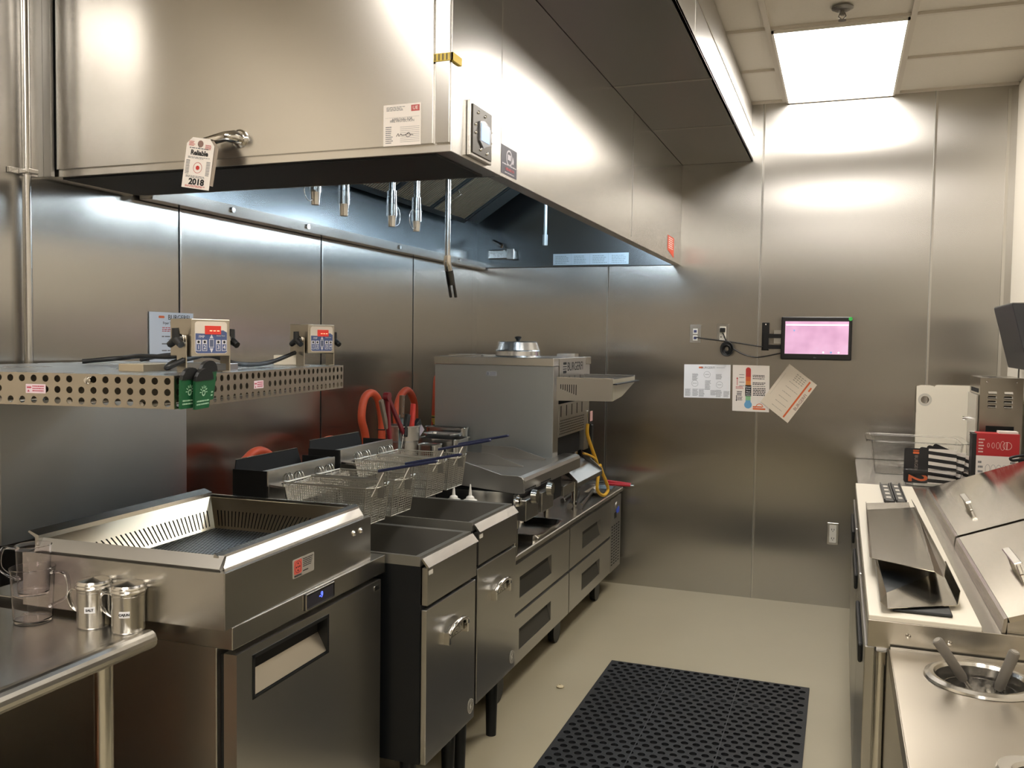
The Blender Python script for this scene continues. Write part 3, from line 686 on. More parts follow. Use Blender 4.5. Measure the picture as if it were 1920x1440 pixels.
jug(b+Vector((0.0, .003, .062)), .040, .115, 'smaller clear plastic jug nested in the top of the larger one', math.radians(200))

# ================================================================ heat lamp over the dump station (turned 8.8 degrees)
HL = thing('overhead_food_warmer', 'perforated stainless overhead food warmer hanging above the dump station', 'food warmer', (-1.33, 1.526, 1.394))
zT, zB = 1.465, 1.394; Lx, Ly = .80, .935
X1, Y0 = -1.33, 1.526; X0, Y1 = X1-Lx, Y0+Ly
PF = steel('warmer_steel', 'b8b0a2', .32, 0)
def plate(name, o, u, nu, skip):
    mb = MB(); perf(mb, o, u, (0, 0, 1), nu, 3, (Ly/nu if u[1] else Lx/nu), (zT-zB)/3, .0078, skip=skip, n=12)
    return mb.go(name, PF, HL, solid=.0015)
plate('side_panel', (X1, Y0, zB), (0, 1, 0), 31, ((11, 1), (12, 1), (13, 1)))
plate('near_panel', (X0, Y0, zB), (1, 0, 0), 27, ((13, 1), (14, 1), (15, 1), (5, 2), (19, 2)))
MB().box(X0, X1, Y1-.002, Y1, zB, zT).box(X0, X0+.002, Y0+.002, Y1-.002, zB, zT).go('rear_panels', PF, HL)
MB().box(X0+.002, X1-.0012, Y0+.0012, Y1-.002, zT-.0012, zT+.0002).go('top_panel', steel('warmer_top', 'aab0b4', .25, 0, smudge=.1), HL)
MB().box(X0+.03, X1-.02, Y0+.02, Y1-.02, zB+.012, zT-.006).go('inner_shell', mat('inner_shell', '5a544a', .55, .5), HL)
for k in range(4):
    xx = X0+.14+.18*k
    MB().cyl((xx, Y0+.06, zB+.002), (xx, Y1-.06, zB+.002), .008, n=10).go('heating_rod', SATIN, HL)
for xx in (X1-.59, X1-.205):
    MB().lathe([(.0085, 0), (.0085, .004), (.006, .007), (0, .008)], (xx, Y0-.001, zT-.014), 14, axis=(0, -1, 0)).go('screw', CHROME, HL)
def warn(pl, nm='warning_label'):
    mb = MB(); pl.rrect(mb, 0, 0, .05, .020, .001, 0, .0008); o = mb.go(nm, mat('label_pink', 'd8c4cc', .5), HL)
    mb = MB(); pl.lines(mb, .017, .003, .047, .018, 3, h=.0011, rag=.1); pl.poly(mb, [(.004, .003), (.010, .003), (.007, .008)], .0008, .0011); pl.rect(mb, .003, .011, .014, .0145, .0008, .0011); mb.go('print', mat('label_red', 'b84a5e', .5), o)
warn(Pl((X1+.0012, Y0+.350, zB+.026), (0, 1, 0), (0, 0, 1)))
warn(Pl((X1-.36, Y0-.0012, zB+.026), (1, 0, 0), (0, 0, 1)))
# wiring box and channel on top
MB().box(X1-.245, X1-.18, Y0+.16, Y0+.30, zT+.0003, zT+.018).go('junction_box', WHITE if 0 else mat('warm_steel', 'b5a78f', .4, .7), HL, bevel=.001)
MB().box(X1-.18, X1-.02, Y0+.27, Y0+.31, zT+.0003, zT+.020).go('wire_channel', mat('channel_steel', 'a5a7ab', .3, .9), HL, bevel=.001)
MB().box(X1-.20, X1-.12, Y0+.86, Y0+.90, zT+.0003, zT+.03).go('end_cap', mat('cap_cream', 'd5cbb8', .5), HL, bevel=.002)
# hangers fixing it to the wall (behind it)
for yy in (Y0+.30, Y0+.80):
    MB().box(X0-.10, X0+.0, yy, yy+.03, zB+.02, zB+.045).go('wall_arm', EQD, HL)
HL.rotation_euler.z = math.radians(8.8)
HLM = Matrix.Translation((X1, Y0, 0)) @ Matrix.Rotation(math.radians(8.8), 4, 'Z') @ Matrix.Translation((-X1, -Y0, 0))
# timers
def timer(yc, label, k=1.0):
    t = thing('cooking_timer', label, 'timer', (X1-.02, yc, zT), 'digital timers on the food warmer')
    w, hh, dp = .105, .088, .085; zb = zT+.038; xb = X1-.030
    body = MB().box(xb-dp, xb, yc-w/2, yc+w/2, zb, zb+hh).go('housing', PF, t, bevel=.002)
    for s in (-1, 1):
        br = MB(); ys = yc+s*(w/2+.008)
        br.prism([(ys, zT+.0005), (ys-s*.022, zT+.0005), (ys-s*.022, zT+.0025), (ys-s*.003, zT+.0035), (ys-s*.003, zb+hh*.55), (ys, zb+hh*.55)], 0, xb-.046, xb-.010)
        br.go('bracket', PF, t)
    for s in (-1, 1):
        ys = yc+s*(w/2+.010); c = Vector((xb-.027, ys, zb+hh*.45)); kb = MB()
        kb.cyl(c, c+Vector((0, s*.012, 0)), .010, n=14)
        for j in range(3):
            a = math.radians(90+120*j); e = c+Vector((math.cos(a)*.026, s*.014, math.sin(a)*.026))
            kb.tube([c+Vector((0, s*.012, 0)), e], .008, 10, rs=[.010, .008])
        kb.go('clamp_knob', BLACK, t)
        MB().cyl(c-Vector((0, s*.001, 0)), c+Vector((0, s*.002, 0)), .013, n=16).go('washer', CHROME, t)
    pl = Pl((xb, yc-w/2, zb), (0, 1, 0), (0, 0, 1))
    mb = MB(); pl.rrect(mb, .009, .006, w-.009, hh-.006, .008, 0, .0012); fc = mb.go('face_plate', mat('timer_cream', 'dcd2c4', .4), t)
    mb = MB()
    pts = [(.0098, .016), (.0105, .0105), (.016, .0075), (w-.016, .0075), (w-.0105, .0105), (w-.0098, .016), (w-.0098, .057), (w-.02, .062), (w-.035, .061), (.05, .053), (.0098, .054)]
    pl.poly(mb, pts, .0012, .0016); mb.go('blue_field', mat('timer_blue', '4a5a86', .4), fc)
    mb = MB(); pl.rect(mb, .035, .052, .078, .072, .0012, .0028); ds = mb.go('display', mat('timer_red', '8e1f1a', .3, emit=.5, ecol=(.8, .05, .03, 1)), fc)
    mb = MB()
    for i in range(3): pl.rect(mb, .047+.010*i, .0595, .0535+.010*i, .0612, .0028, .0031)
    mb.go('segments', mat('segment_glow', 'ff9a70', .4, emit=2.0, ecol=(1, .45, .25, 1)), ds)
    wm_ = mat('timer_white', 'cfcfd6', .4)
    for i, xx in enumerate((.0175, .034, .071, .0875)):
        mb = MB(); pl.rect(mb, xx-.0065, .013, xx+.0065, .039, .0016, .0019); bt = mb.go('button', wm_, fc)
        mb = MB(); pl.rect(mb, xx-.005, .0145, xx+.005, .029, .0019, .0021); mb.go('button_field', MATS['timer_blue'], bt) if 0 else mb.go('button_field', MATS['timer_blue'], fc)
        mb = MB(); pl.disc(mb, xx, .034, .0032, .0019, .0023, 12); mb.go('button_dot', INK, fc)
        text('1234'[i], .013, pl, xx, .0215, wm_, fc, h=.0022, bold=.0003)
    mb = MB(); pl.poly(mb, [(.0475, .043), (.0575, .043), (.0525, .052)], .0016, .002); pl.poly(mb, [(.0475, .019), (.0525, .009), (.0575, .019)], .0016, .002)
    pl.rect(mb, .046, .021, .059, .041, .0016, .0018); mb.go('arrow', wm_, fc)
    mb = MB(); pl.rect(mb, .0475, .0225, .0575, .0395, .0018, .0021); mb.go('stop_button', mat('timer_slate', '5a627c', .5), fc)
    text('FMP', .009, pl, .026, .046, wm_, fc, h=.0018); text('Kitchen Timer', .004, pl, .078, .049, wm_, fc, h=.0018)
    return t
tm1 = timer(Y0+.225, 'four button digital timer with red display, nearest on top of the food warmer')
tm2 = timer(Y0+.863, 'four button digital timer with red display at the far end of the food warmer')
for t in (tm1, tm2): t.matrix_basis = HLM @ t.matrix_basis @ Matrix.Translation((-.05, 0, 0)) @ Matrix.Rotation(math.radians(-25), 4, 'Z') @ Matrix.Translation((.05, 0, 0))
# cords lying on the warmer
def cord(pts, r, par):
    bpy.context.view_layer.update(); return MB().tube(spline(pts, 8), r, 8).go('power_cord', BLACK, par)
def W_(x, y, z): return HLM @ Vector((X1+x, Y0+y, zT+z))
cord([W_(-.60, .50, .010), W_(-.52, .56, .020), W_(-.42, .50, .028), W_(-.28, .44, .030), W_(-.19, .42, .048), W_(-.155, .36, .035), W_(-.12, .20, .025), W_(-.10, .13, .012), W_(-.075, .16, .03)], .0065, tm1)
cord([W_(-.55, .70, .012), W_(-.40, .60, .03), W_(-.25, .52, .032), W_(-.16, .44, .033), W_(-.09, .42, .016), W_(-.10, .55, .010), W_(-.11, .68, .016), W_(-.10, .80, .040)], .0062, tm2)
# green pouches hanging on the corner of the warmer
GR = mat('green_pouch', '1d5a38', .35, noise=(25, .2)); 
base = at(1, 1.52, 330, 760)
def pouch(a, b, d, tilt, w, hh, label):
    t = thing('green_sleeve', label, 'paper sleeve', HLM @ Vector((X1+.004+d, Y0+a, zB+b)), 'green printed sleeves at the corner of the food warmer')
    o = HLM @ Vector((X1+.003+d, Y0+a, zB+b)); R3 = HLM.to_3x3()
    u = R3 @ Vector((0, math.cos(tilt), math.sin(tilt))); v = R3 @ Vector((.10, -math.sin(tilt), math.cos(tilt)))
    pl = Pl(o, u, v); mb = MB()
    pl.poly(mb, [(.008, 0), (w-.008, 0), (w, hh*.72), (0, hh*.72)], 0, .006); mb.go('printed_front', GR, t)
    mb = MB(); pts = [(0, hh*.72), (w, hh*.72)]+[(w/2+w/2*math.cos(a_), hh*.72+hh*.30*math.sin(a_)) for a_ in [PI*k/8 for k in range(9)]][1:-1]
    pl.poly(mb, pts, .0, .008); mb.go('black_top', BLACK, t)
    mb = MB(); m_ = mat('sleeve_print', '9cc4a6', .5)
    for k in range(7):
        a_ = PI*k/6; c_ = (w/2, hh*.42); pl.poly(mb, [(c_[0]+.009*math.cos(a_-.1), c_[1]+.009*math.sin(a_-.1)), (c_[0]+.009*math.cos(a_+.1), c_[1]+.009*math.sin(a_+.1)), (c_[0]+.015*math.cos(a_+.06), c_[1]+.015*math.sin(a_+.06)), (c_[0]+.015*math.cos(a_-.06), c_[1]+.015*math.sin(a_-.06))], .006, .0068)
    pl.ring(mb, w/2, hh*.40, .007, .003, .0068); pl.lines(mb, w*.15, hh*.08, w*.85, hh*.24, 2, h=.0068, rag=.05); mb.go('print', m_, t)
    return t
pouch(.003, .000, .001, .0, .070, .088, 'green sleeve with a white print, at the very corner of the food warmer')
pouch(.078, .010, .001, .06, .072, .090, 'green sleeve with a white print, right one of the front pair on the warmer corner')
pouch(.042, -.004, .011, .03, .072, .088, 'green sleeve with a white print, frontmost on the corner of the warmer')
# menu sheet on the wall
a0 = at(0, XL+.001, 279, 668); a1 = at(0, XL+.001, 361, 588)
pl = Pl((XL+.0035, a0.y, a0.z-.03), (0, 1, 0), (0, 0, 1)); w, hh = a1.y-a0.y, a1.z-a0.z+.03
ms = thing('procedure_sheet', 'white printed sheet with a small orange logo on the left wall behind the nearer timer', 'notice', a0)
mb = MB(); pl.rect(mb, 0, 0, w, hh, 0, .0008); mb.go('sheet', mat('cool_paper', 'd3dae6', .5), ms)
text('BURGERFI', .026, pl, w*.66, hh*.90, INK, ms, h=.0011)
mb = MB(); pl.rrect(mb, w*.20, hh*.885, w*.33, hh*.93, .004, .0008, .0012); mb.go('logo', ORI, ms)
text('Fryer Timer Settings', .014, pl, w*.55, hh*.79, INK, ms, h=.0011)
mb = MB(); pl.lines(mb, w*.28, hh*.62, w*.75, hh*.72, 3, h=.0011); mb.go('red_print', RED, ms)
mb = MB()
for z in (.52, .38, .25, .12): pl.lines(mb, w*.27, hh*z, w*.85, hh*(z+.028), 1, h=.0011, fill=.8); pl.lines(mb, w*.4, hh*(z-.05), w*.7, hh*(z-.03), 1, h=.0011, fill=.4)
mb.go('small_print', GREY, ms)
# ================================================================ FRYERS
def fryer(y0, zt, xf, lab, dw=.41):
    y1 = y0+dw; t = thing('deep_fryer', lab, 'deep fryer', (xf-.35, y0+dw/2, 0), 'floor standing deep fryers')
    xb = -1.90; dz = zt-.893; xd = xf+.010
    MB().box(xb, xd-.02, y0+.004, y0+.007, .25, zt-.03).go('side_panel', mat('fryer_side', '17191c', .35, .3), t)  # steel panel, dark reflection of the refrigerator put into its colour
    MB().box(xb, xd-.02, y1-.007, y1-.004, .25, zt-.03).go('side_panel', MATS['fryer_side'], t)
    MB().box(xb, xb+.003, y0+.008, y1-.008, .25, zt-.03).box(xb+.004, xd-.02, y0+.008, y1-.008, .25, .255).go('back_and_base', DARKM, t)
    MB().box(xd-.024, xd-.02, y0+.008, y1-.008, .255, zt-.15).go('inner_front', VOID, t)
    # upper front fascia with sloped lip
    MB().prism([(xd-.018, zt-.15), (xd, zt-.15), (xd, zt-.035), (xd-.016, zt-.0355), (xd-.018, zt-.036)], 1, y0+.012, y1-.006).go('fascia', EQ, t)
    MB().prism([(xd-.001, zt-.034), (xd+.006, zt-.032), (xd-.016, zt-.006), (xd-.02, zt-.010)], 1, y0+.010, y1-.004).go('fascia_lip', SATIN, t)
    # door
    zd1, zd0 = zt-.163, .25+dz
    MB().box(xd-.018, xd, y0+.008, y1-.012, zd0, zd1).go('door', EQ, t, bevel=.002)
    dr = [o for o in t.children if o.name.startswith('door')][-1]
    # arched chrome handle with embossed name
    yc = (y0+y1)/2+.01; zc = zd1-.115; hw = .072
    ar = [(math.cos(a), math.sin(a)) for a in [math.radians(165-15*k) for k in range(11)]]
    P = [Vector((xd+.013+.012*s_, yc+hw*c_*1.03, zc-.008+.040*s_)) for c_, s_ in ar]
    hd = MB(); hd.tube(P, .009, 10, flat=.8)
    for s_ in (-1, 1): hd.box(xd-.001, xd+.020, yc+s_*(hw+.0)-.006, yc+s_*hw+.006, zc-.030, zc+.008)
    ho = hd.go('handle', CHROME, dr)
    nb = MB(); nb.prism([(yc-hw+.008, zc-.022), (yc+hw-.008, zc-.022), (yc+hw-.012, zc+.006), (yc+.03, zc+.018), (yc-.03, zc+.018), (yc-hw+.012, zc+.006)], 0, xd+.0005, xd+.008)
    nb.go('name_plate', mat('cast_metal', '8b8880', .3, 1), ho)
    text('IMPERIAL', .026, Pl((xd+.008, yc, zc-.006), (0, 1, 0), (0, 0, 1)), 0, 0, POL, ho, h=.002, ext=.0018, bold=.0008)
    # round badge
    pl = Pl((xd+.0002, y1-.045, zd0+.05), (0, 1, 0), (0, 0, 1)); mb = MB(); pl.disc(mb, 0, 0, .026, 0, .001, 28); bd = mb.go('round_badge', mat('badge_metal', '8b867a', .4, .6), dr)
    mb = MB(); pl.ring(mb, 0, 0, .0245, .0025, .0013); pl.ring(mb, 0, 0, .018, .0015, .0013); pl.poly(mb, [(-.004, -.012), (.006, -.004), (.001, .002), (.005, .012), (-.007, .003)], .001, .0014); mb.go('emblem', mat('badge_light', 'd6d2c6', .4), bd)
    pl = Pl((xd, y0+.02, zt-.058), (0, 1, 0), (0, 0, 1)); mb = MB(); pl.rect(mb, 0, 0, .03, .014, 0, .0006); mb.go('sticker', mat('sticker_pale', 'c9c4b8', .5), t)
    # tank: outer rim, inclined inner walls
    xr0, xr1 = -1.719, xf-.012
    TK = mat('tank_metal', '8d8a82', .4, .7, noise=(5, .15))
    O_ = [(xr0, y0+.004), (xr1, y0+.004), (xr1, y1-.004), (xr0, y1-.004)]
    I1 = [(xr0+.02, y0+.022), (xr1-.022, y0+.022), (xr1-.022, y1-.022), (xr0+.02, y1-.022)]
    I2 = [(xr0+.04, y0+.035), (xr1-.11, y0+.035), (xr1-.11, y1-.035), (xr0+.04, y1-.035)]
    m_ = MB()
    for k in range(4):
        j = (k+1) % 4
        m_.face([(*O_[k], zt), (*O_[j], zt), (*I1[j], zt-.002), (*I1[k], zt-.002)])
        m_.face([(*O_[k], zt-.03), (*O_[j], zt-.03), (*O_[j], zt), (*O_[k], zt)])
    m_.go('tank_rim', TK, t)
    m_ = MB()
    for k in range(4):
        j = (k+1) % 4
        m_.face([(*I1[k], zt-.002), (*I1[j], zt-.002), (*I2[j], zt-.20), (*I2[k], zt-.20)])
    m_.face([(*p, zt-.20) for p in I2])
    m_.go('tank', mat('tank_inner', '74716a', .45, .5, noise=(6, .2)), t)
    # oil
    # splash back with flue and hanger
    zf = zt+.225
    MB().box(-1.8530, -1.7250, y0+.006, y1-.004, zt-.06, zf-.035).go('flue_box', mat('flue_dark', '060606', .8), t)
    MB().prism([(-1.7248, zt-.06), (-1.7200, zt-.06), (-1.7200, zf-.05), (-1.7248, zf-.05)], 1, y0+.008, y1-.005).go('splash_back', EQD, t)
    fl = MB()
    fl.box(-1.7450, -1.7250, y0+.006, y1-.003, zf-.034, zf).box(-1.7249, -1.7200, y0+.003, y1, zf-.049, zf+.001)
    s2 = MB(); s2.box(-1.8570, -1.7255, y0+.001, y0+.0055, zt-.05, zf).go('flue_side', MATS['flue_dark'], t); MB().box(-1.8570, -1.7255, y1-.003, y1, zt-.05, zf).go('flue_side', MATS['flue_dark'], t)
    fl.go('flue_surround', EQ, t)
    MB().add([(-1.8560, y0+.004, zf-.05), (-1.8560, y1, zf-.05), (-1.8800, y1+.0, zf+.022), (-1.8800, y0+.05, zf+.022), (-1.8590, y0+.004, zf-.05), (-1.8590, y1, zf-.05), (-1.8830, y1, zf+.023), (-1.8830, y0+.05, zf+.023)],
             [(0, 1, 2, 3), (7, 6, 5, 4), (0, 3, 7, 4), (1, 5, 6, 2), (2, 6, 7, 3)]).go('flue_deflector', mat('flue_dark', '060606', .8), t)  # deflector's dark reflection is put into its black colour
    MB().bar((-1.8815, y0+.05, zf+.024), (-1.8815, y1, zf+.024), .004, .002).go('deflector_edge', SATIN, t)
    MB().box(-1.8510, -1.7470, y0+.01, y1-.006, zf-.034, zf-.030).go('flue_slot', VOID, t)
    hb = MB().prism([(-1.7198, zf-.050), (-1.6650, zf-.053), (-1.6500, zf-.10), (-1.6470, zf-.10), (-1.6590, zf-.046), (-1.7198, zf-.043)], 1, y0+.006, y1-.004)
    hbo = hb.go('basket_hanger', SATIN, t)
    for k in (0, 1):
        ya = y0+.045+k*.185; MB().box(-1.7000, -1.6770, ya, ya+.12, zf-.0445, zf-.0430).go('hanger_slot', VOID, hbo)
    for x, y in ((xd-.08, y0+.05), (xd-.08, y1-.05), (xb+.06, y0+.05), (xb+.06, y1-.05)):
        MB().cyl((x, y, 0), (x, y, .25), .020, .026, 16).go('leg', DARKM, t)
    return t
F1 = fryer(2.402, .893, -1.165, 'deep fryer next to the small refrigerator, the nearer of the two fryers', dw=.405)
F2 = fryer(2.843, .913, -1.180, 'deep fryer beside the drawer base, the farther of the two fryers')
# ---- wire baskets
def basket(x0, y0, zt, label, hl=.195, w=.155, L=.300, dpt=.122):
    x1, y1 = x0+L, y0+w; t = thing('fry_basket', label, 'fry basket', (x0+L/2, y0+w/2, zt-dpt), 'wire fry baskets hanging over the fryers')
    m = MB(); r = .0011; tp = .012
    def X(x, z): return x
    zb = zt-dpt
    nx, ny, nz = 36, 17, 15
    def sec(z):  # taper inwards at the bottom
        k = (zt-z)/dpt
        return x0+tp*k, x1-tp*1.3*k, y0+tp*.5*k, y1-tp*.5*k
    for i in range(1, nz):
        z = zb+(zt-zb)*i/nz; a, b, c, d = sec(z)
        for p, q in (((a, c), (b, c)), ((b, c), (b, d)), ((b, d), (a, d)), ((a, d), (a, c))): m.tube([(*p, z), (*q, z)], r, 3, caps=False)
    a, b, c, d = sec(zb)
    for i in range(nx+1):
        u = i/nx; xt = x0+(x1-x0)*u; xb_ = a+(b-a)*u
        m.tube([(xt, y0, zt), (xb_, c, zb), (xb_, d, zb), (xt, y1, zt)], r, 3, caps=False)
    for i in range(ny+1):
        u = i/ny; yt = y0+(y1-y0)*u; yb = c+(d-c)*u
        m.tube([(x0, yt, zt), (a, yb, zb), (b, yb, zb), (x1, yt, zt)], r, 3, caps=False)
    m.go('wire_mesh', WIRE, t)
    fr = MB()
    for q4, rr in (([(x0, y0, zt), (x1, y0, zt), (x1, y1, zt), (x0, y1, zt)], .0028), ([(a, c, zb), (b, c, zb), (b, d, zb), (a, d, zb)], .0022)):
        for k4 in range(4): fr.tube([q4[k4], q4[(k4+1) % 4]], rr, 6)
    for p, q in (((x0, y0), (a, c)), ((x1, y0), (b, c)), ((x1, y1), (b, d)), ((x0, y1), (a, d))): fr.tube([(*p, zt), (*q, zb)], .002, 6)
    for k in (1, 2):
        yy = y0+w*k/3; fr.tube([(x1, yy, zt), (b, yy, zb)], .0017, 6)
    fr.go('rim_frame', WIRE, t)
    for k in (0, 1):
        hk = MB(); yy = y0+w*(.30+.4*k); hk.tube([(x0-.028, yy-.009, zt-.004), (x0-.028, yy+.009, zt-.004)], .0022, 6)
        for e in (-.009, .009): hk.tube(spline([(x0, yy+e, zt-.02), (x0-.003, yy+e, zt+.006), (x0-.014, yy+e, zt+.022), (x0-.026, yy+e, zt+.014), (x0-.028, yy+e, zt-.004)], 4), .0022, 6)
        hk.go('hook', mat('hook_wire', 'b9b9b5', .25, 1), t)
    yc = (y0+y1)/2
    s_ = MB()
    for e in (-1, 1):
        s_.tube([(x1+.002, yc+e*.045, zt-.03), (x1+.028, yc+e*.014, zt+.045)], .0028, 6)
    s_.tube([(x1, y0, zt), (x1+.012, yc-.03, zt-.004), (x1+.012, yc+.03, zt-.004), (x1, y1, zt)], .0026, 6)
    so_ = s_.go('handle_strut', WIRE, t)
    A = Vector((x1+.012, yc, zt+.05)); B = A+Vector((hl, 0, .040))
    MB().box(x1+.0, x1+.022, yc-.002, yc+.002, zt-.04, zt+.052).go('handle_bracket', EQD, t)
    MB().bar(A-Vector((.01, 0, .004)), B, .016, .009).go('handle', BLUEH, t, bevel=.003)
    return t
zb1 = .893+.215-.025; zb2 = zb1+.02
BX = -1.689
basket(BX+.014, 2.425, zb1, 'wire fry basket, leftmost of the four, next to the dump station')
basket(BX+.014, 2.612, zb1, 'wire fry basket, second from the dump station, over the nearer fryer')
basket(BX+.014, 2.875, zb2, 'wire fry basket, third from the dump station, over the farther fryer')
basket(BX+.014, 3.058, zb2, 'wire fry basket, farthest from the dump station, next to the griddle')
# ---- orange gas hoses along the wall
def hose(pts, label, r=.0195, x=-2.17, tie=None):
    P = []
    for px, py in pts: P.append(at(0, x, px, py))
    P = [Vector((x, P[0].y-.02, .004)), Vector((x, P[0].y-.02, .75))]+P+[Vector((x, P[-1].y+.03, .75)), Vector((x, P[-1].y+.03, .004))]
    t = thing('gas_hose', label, 'hose', (x, P[0].y, .75), 'orange coated gas hoses against the left wall')
    MB().tube(spline(P, 7), r, 14).go('hose', ORANGE, t)
    if tie:
        for px, py in tie:
            c = at(0, x, px, py); m_ = MB()
            m_.tube([c+Vector((r*1.12*math.cos(a), r*1.12*math.sin(a), 0)) for a in [i*PI/6 for i in range(12)]], .003, 6, closed=True); m_.go('cable_tie', BLACK, t)
    return t
hose([(456, 885), (466, 858), (486, 846), (506, 856), (518, 884)], 'orange hose loop behind the nearer fryer, lowest and leftmost')
hose([(590, 868), (597, 840), (617, 825), (637, 832), (650, 862)], 'orange hose loop behind the farther fryer, low arch')
hose([(686, 830), (678, 785), (683, 748), (696, 737), (709, 750), (716, 790), (716, 830)], 'tall orange hose loop left of the utensil pot', tie=[(716, 805), (716, 828)])
hose([(746, 830), (743, 780), (750, 745), (764, 732), (776, 752), (778, 790), (778, 830)], 'tall orange hose loop rising behind the utensil pot')
P = [at(0, -2.18, px, py) for px, py in ((812, 830), (814, 790), (816, 745), (818, 712), (822, 706))]
P = [Vector((-2.18, P[0].y, .004)), Vector((-2.18, P[0].y, .75))]+P+[P[-1]+Vector((0, .06, .0)), P[-1]+Vector((0, .11, -.12)), P[-1]+Vector((0, .12, -.5))]
t = thing('gas_hose', 'orange hose at the rear corner of the tall broiler, mostly hidden behind it', 'hose', P[0], 'orange coated gas hoses against the left wall')
MB().tube(spline(P, 7), .0165, 12).go('hose', ORANGE, t)
c = P[3]; MB().cyl(c+Vector((0.004, 0, -.03)), c+Vector((0.004, 0, .035)), .018, n=12).go('yellow_sleeve', mat('yellow_sleeve', 'd2b24c', .5), t)
for dz in (-.02, .025): MB().cyl(c+Vector((.004, 0, dz-.003)), c+Vector((.004, 0, dz+.003)), .0195, n=12).go('cable_tie', BLACK, t)

# ================================================================ CHEF BASE (refrigerated drawers)
cx, cz, cy0, cy1 = -1.27, .64, 3.285, 5.475
CB = thing('refrigerated_drawer_base', 'long low stainless refrigerated base with four drawers beneath the griddle and broiler', 'drawer cabinet', (-1.7, 4.4, 0))
MB().box(-2.08, cx-.03, cy0, cy1, .145, cz-.026).go('cabinet', EQD, CB)
MB().prism([(-2.105, cz-.025), (cx-.002, cz-.025), (cx+.004, cz-.022), (cx+.004, cz-.004), (cx, cz), (-2.105, cz)], 1, cy0-.012, cy1).go('worktop', TOPS, CB)
def drawer(y0, y1, z0, z1, lab=None):
    xf = cx-.004; hy = y0+(y1-y0)*.27; hy2 = hy+(y1-y0)*.44; hz0, hz1 = z0+(z1-z0)*.26, z0+(z1-z0)*.70
    d = MB()
    for q in ((y0, hy, z0, z1), (hy2, y1, z0, z1), (hy, hy2, z0, hz0), (hy, hy2, hz1, z1)): d.box(xf-.022, xf, *q)
    o = d.go('drawer', EQ, CB)
    MB().box(xf-.0218, xf-.018, hy+.0002, hy2-.0002, hz0+.0002, hz1-.0002).go('recess', DARKM, o)
    MB().prism([(xf-.0175, hz1-.03), (xf-.002, hz0+.002), (xf-.0175, hz0+.001)], 1, hy+.001, hy2-.001).go('recess_handle', mat('recess_grey', '55534c', .4, .7), o)
    return o
yS = 4.335
for (a, b) in ((cy0+.02, yS-.006), (yS+.006, 5.20)):
    drawer(a, b, .158, .368); drawer(a, b, .384, .595)
MB().box(cx-.029, cx-.006, 5.21, cy1-.004, .15, .60).go('machine_panel', EQD, CB, bevel=.002)
for j in range(4):
    mb = MB()
    for k in range(14): mb.box(cx-.0062, cx-.0052, 5.235+.055*j, 5.268+.055*j, .19+.018*k, .197+.018*k)
    mb.go('vent_louvre', VOID, CB)
pl = Pl((cx-.006, 5.3, .5), (0, 1, 0), (0, 0, 1))
mb = MB(); pl.disc(mb, .05, .045, .022, 0, .004); mb.go('thermometer', SATIN, CB)
mb = MB(); pl.rect(mb, .05, -.005, .11, .03, 0, .004); mb.go('control_display', mat('display_blue', '2a3c8c', .3, emit=.4), CB)
mb = MB(); pl.rect(mb, .0, -.03, .05, .005, 0, .002); mb.go('control_label', BLACK, CB)
for x, y in ((cx-.08, 3.5), (cx-.08, 4.335), (cx-.08, 5.14), (-2.0, 3.5), (-2.0, 4.335), (-2.0, 5.14)):
    w_ = MB(); w_.cyl((x-.016, y, .06), (x+.016, y, .06), .06, n=22); w_.go('caster_wheel', BLACK, CB)
    MB().box(x-.03, x+.03, y-.04, y+.04, .1215, .146).go('caster_plate', SATIN, CB)
# sheet pan on its top
p = Vector((-1.36, 3.96, cz+.0006))
t = thing('steam_table_pan', 'shallow shiny steel pan on the drawer base beside the fryer', 'pan', p)
x, y = -1.380, 4.0
m_ = MB(); m_.loft([(x, y, cz+.001, .100, .175, .03), (x, y, cz+.028, .110, .190, .035), (x, y, cz+.030, .122, .204, .04), (x, y, cz+.0285, .122, .204, .04)], True)
m_.go('pan', POL, t, solid=.001)

# ================================================================ GRIDDLE
GX, GY0, GY1, GZ = -1.215, 3.45, 4.12, 1.005
GR_ = thing('griddle', 'counter griddle with curved side splashes on the drawer base next to the fryer', 'griddle', (-1.55, 3.8, cz))
GS = steel('griddle_steel', 'aaa8a3', .36, 0, smudge=.1)
prof = lambda yo: [(-1.63, GZ-.06), (-1.63, GZ+.032), (-1.50, GZ+.032), (-1.475, GZ+.028), (-1.315, GZ-.014), (-1.24, GZ-.015), (-1.226, GZ-.019), (-1.218, GZ-.03), (-1.213, GZ-.085), (-1.25, GZ-.09)]
MB().prism(prof(0), 1, GY0, GY0+.012).go('side_splash', GS, GR_, bevel=.001)
MB().prism([(-1.63, GZ-.02), (-1.63, GZ+.034), (-1.485, GZ+.032), (-1.325, GZ-.016), (-1.325, GZ-.02)], 1, 3.745, 3.753).go('divider_splash', GS, GR_)
MB().prism([(-1.63, GZ-.02), (-1.63, GZ+.036), (-1.465, GZ+.034), (-1.305, GZ-.012), (-1.305, GZ-.02)], 1, 4.0, 4.008).go('divider_splash', GS, GR_)
MB().box(-1.64, -1.303, GY0+.013, GY1, GZ-.045, GZ-.021).go('cooking_plate', GS, GR_)
MB().prism([(-1.302, GZ-.045), (-1.302, GZ-.018), (-1.24, GZ-.018), (-1.222, GZ-.024), (-1.216, GZ-.038), (-1.216, GZ-.085), (-1.235, GZ-.085), (-1.235, GZ-.045)], 1, GY0+.013, 4.30).go('front_rail', GS, GR_)
MB().box(-1.63, -1.25, GY0+.03, GY1-.03, GZ-.20, GZ-.046).go('body', DARKM, GR_)
MB().box(-1.62, -1.27, GY0+.026, GY0+.029, GZ-.235, GZ-.092).go('side_skirt', POL, GR_)
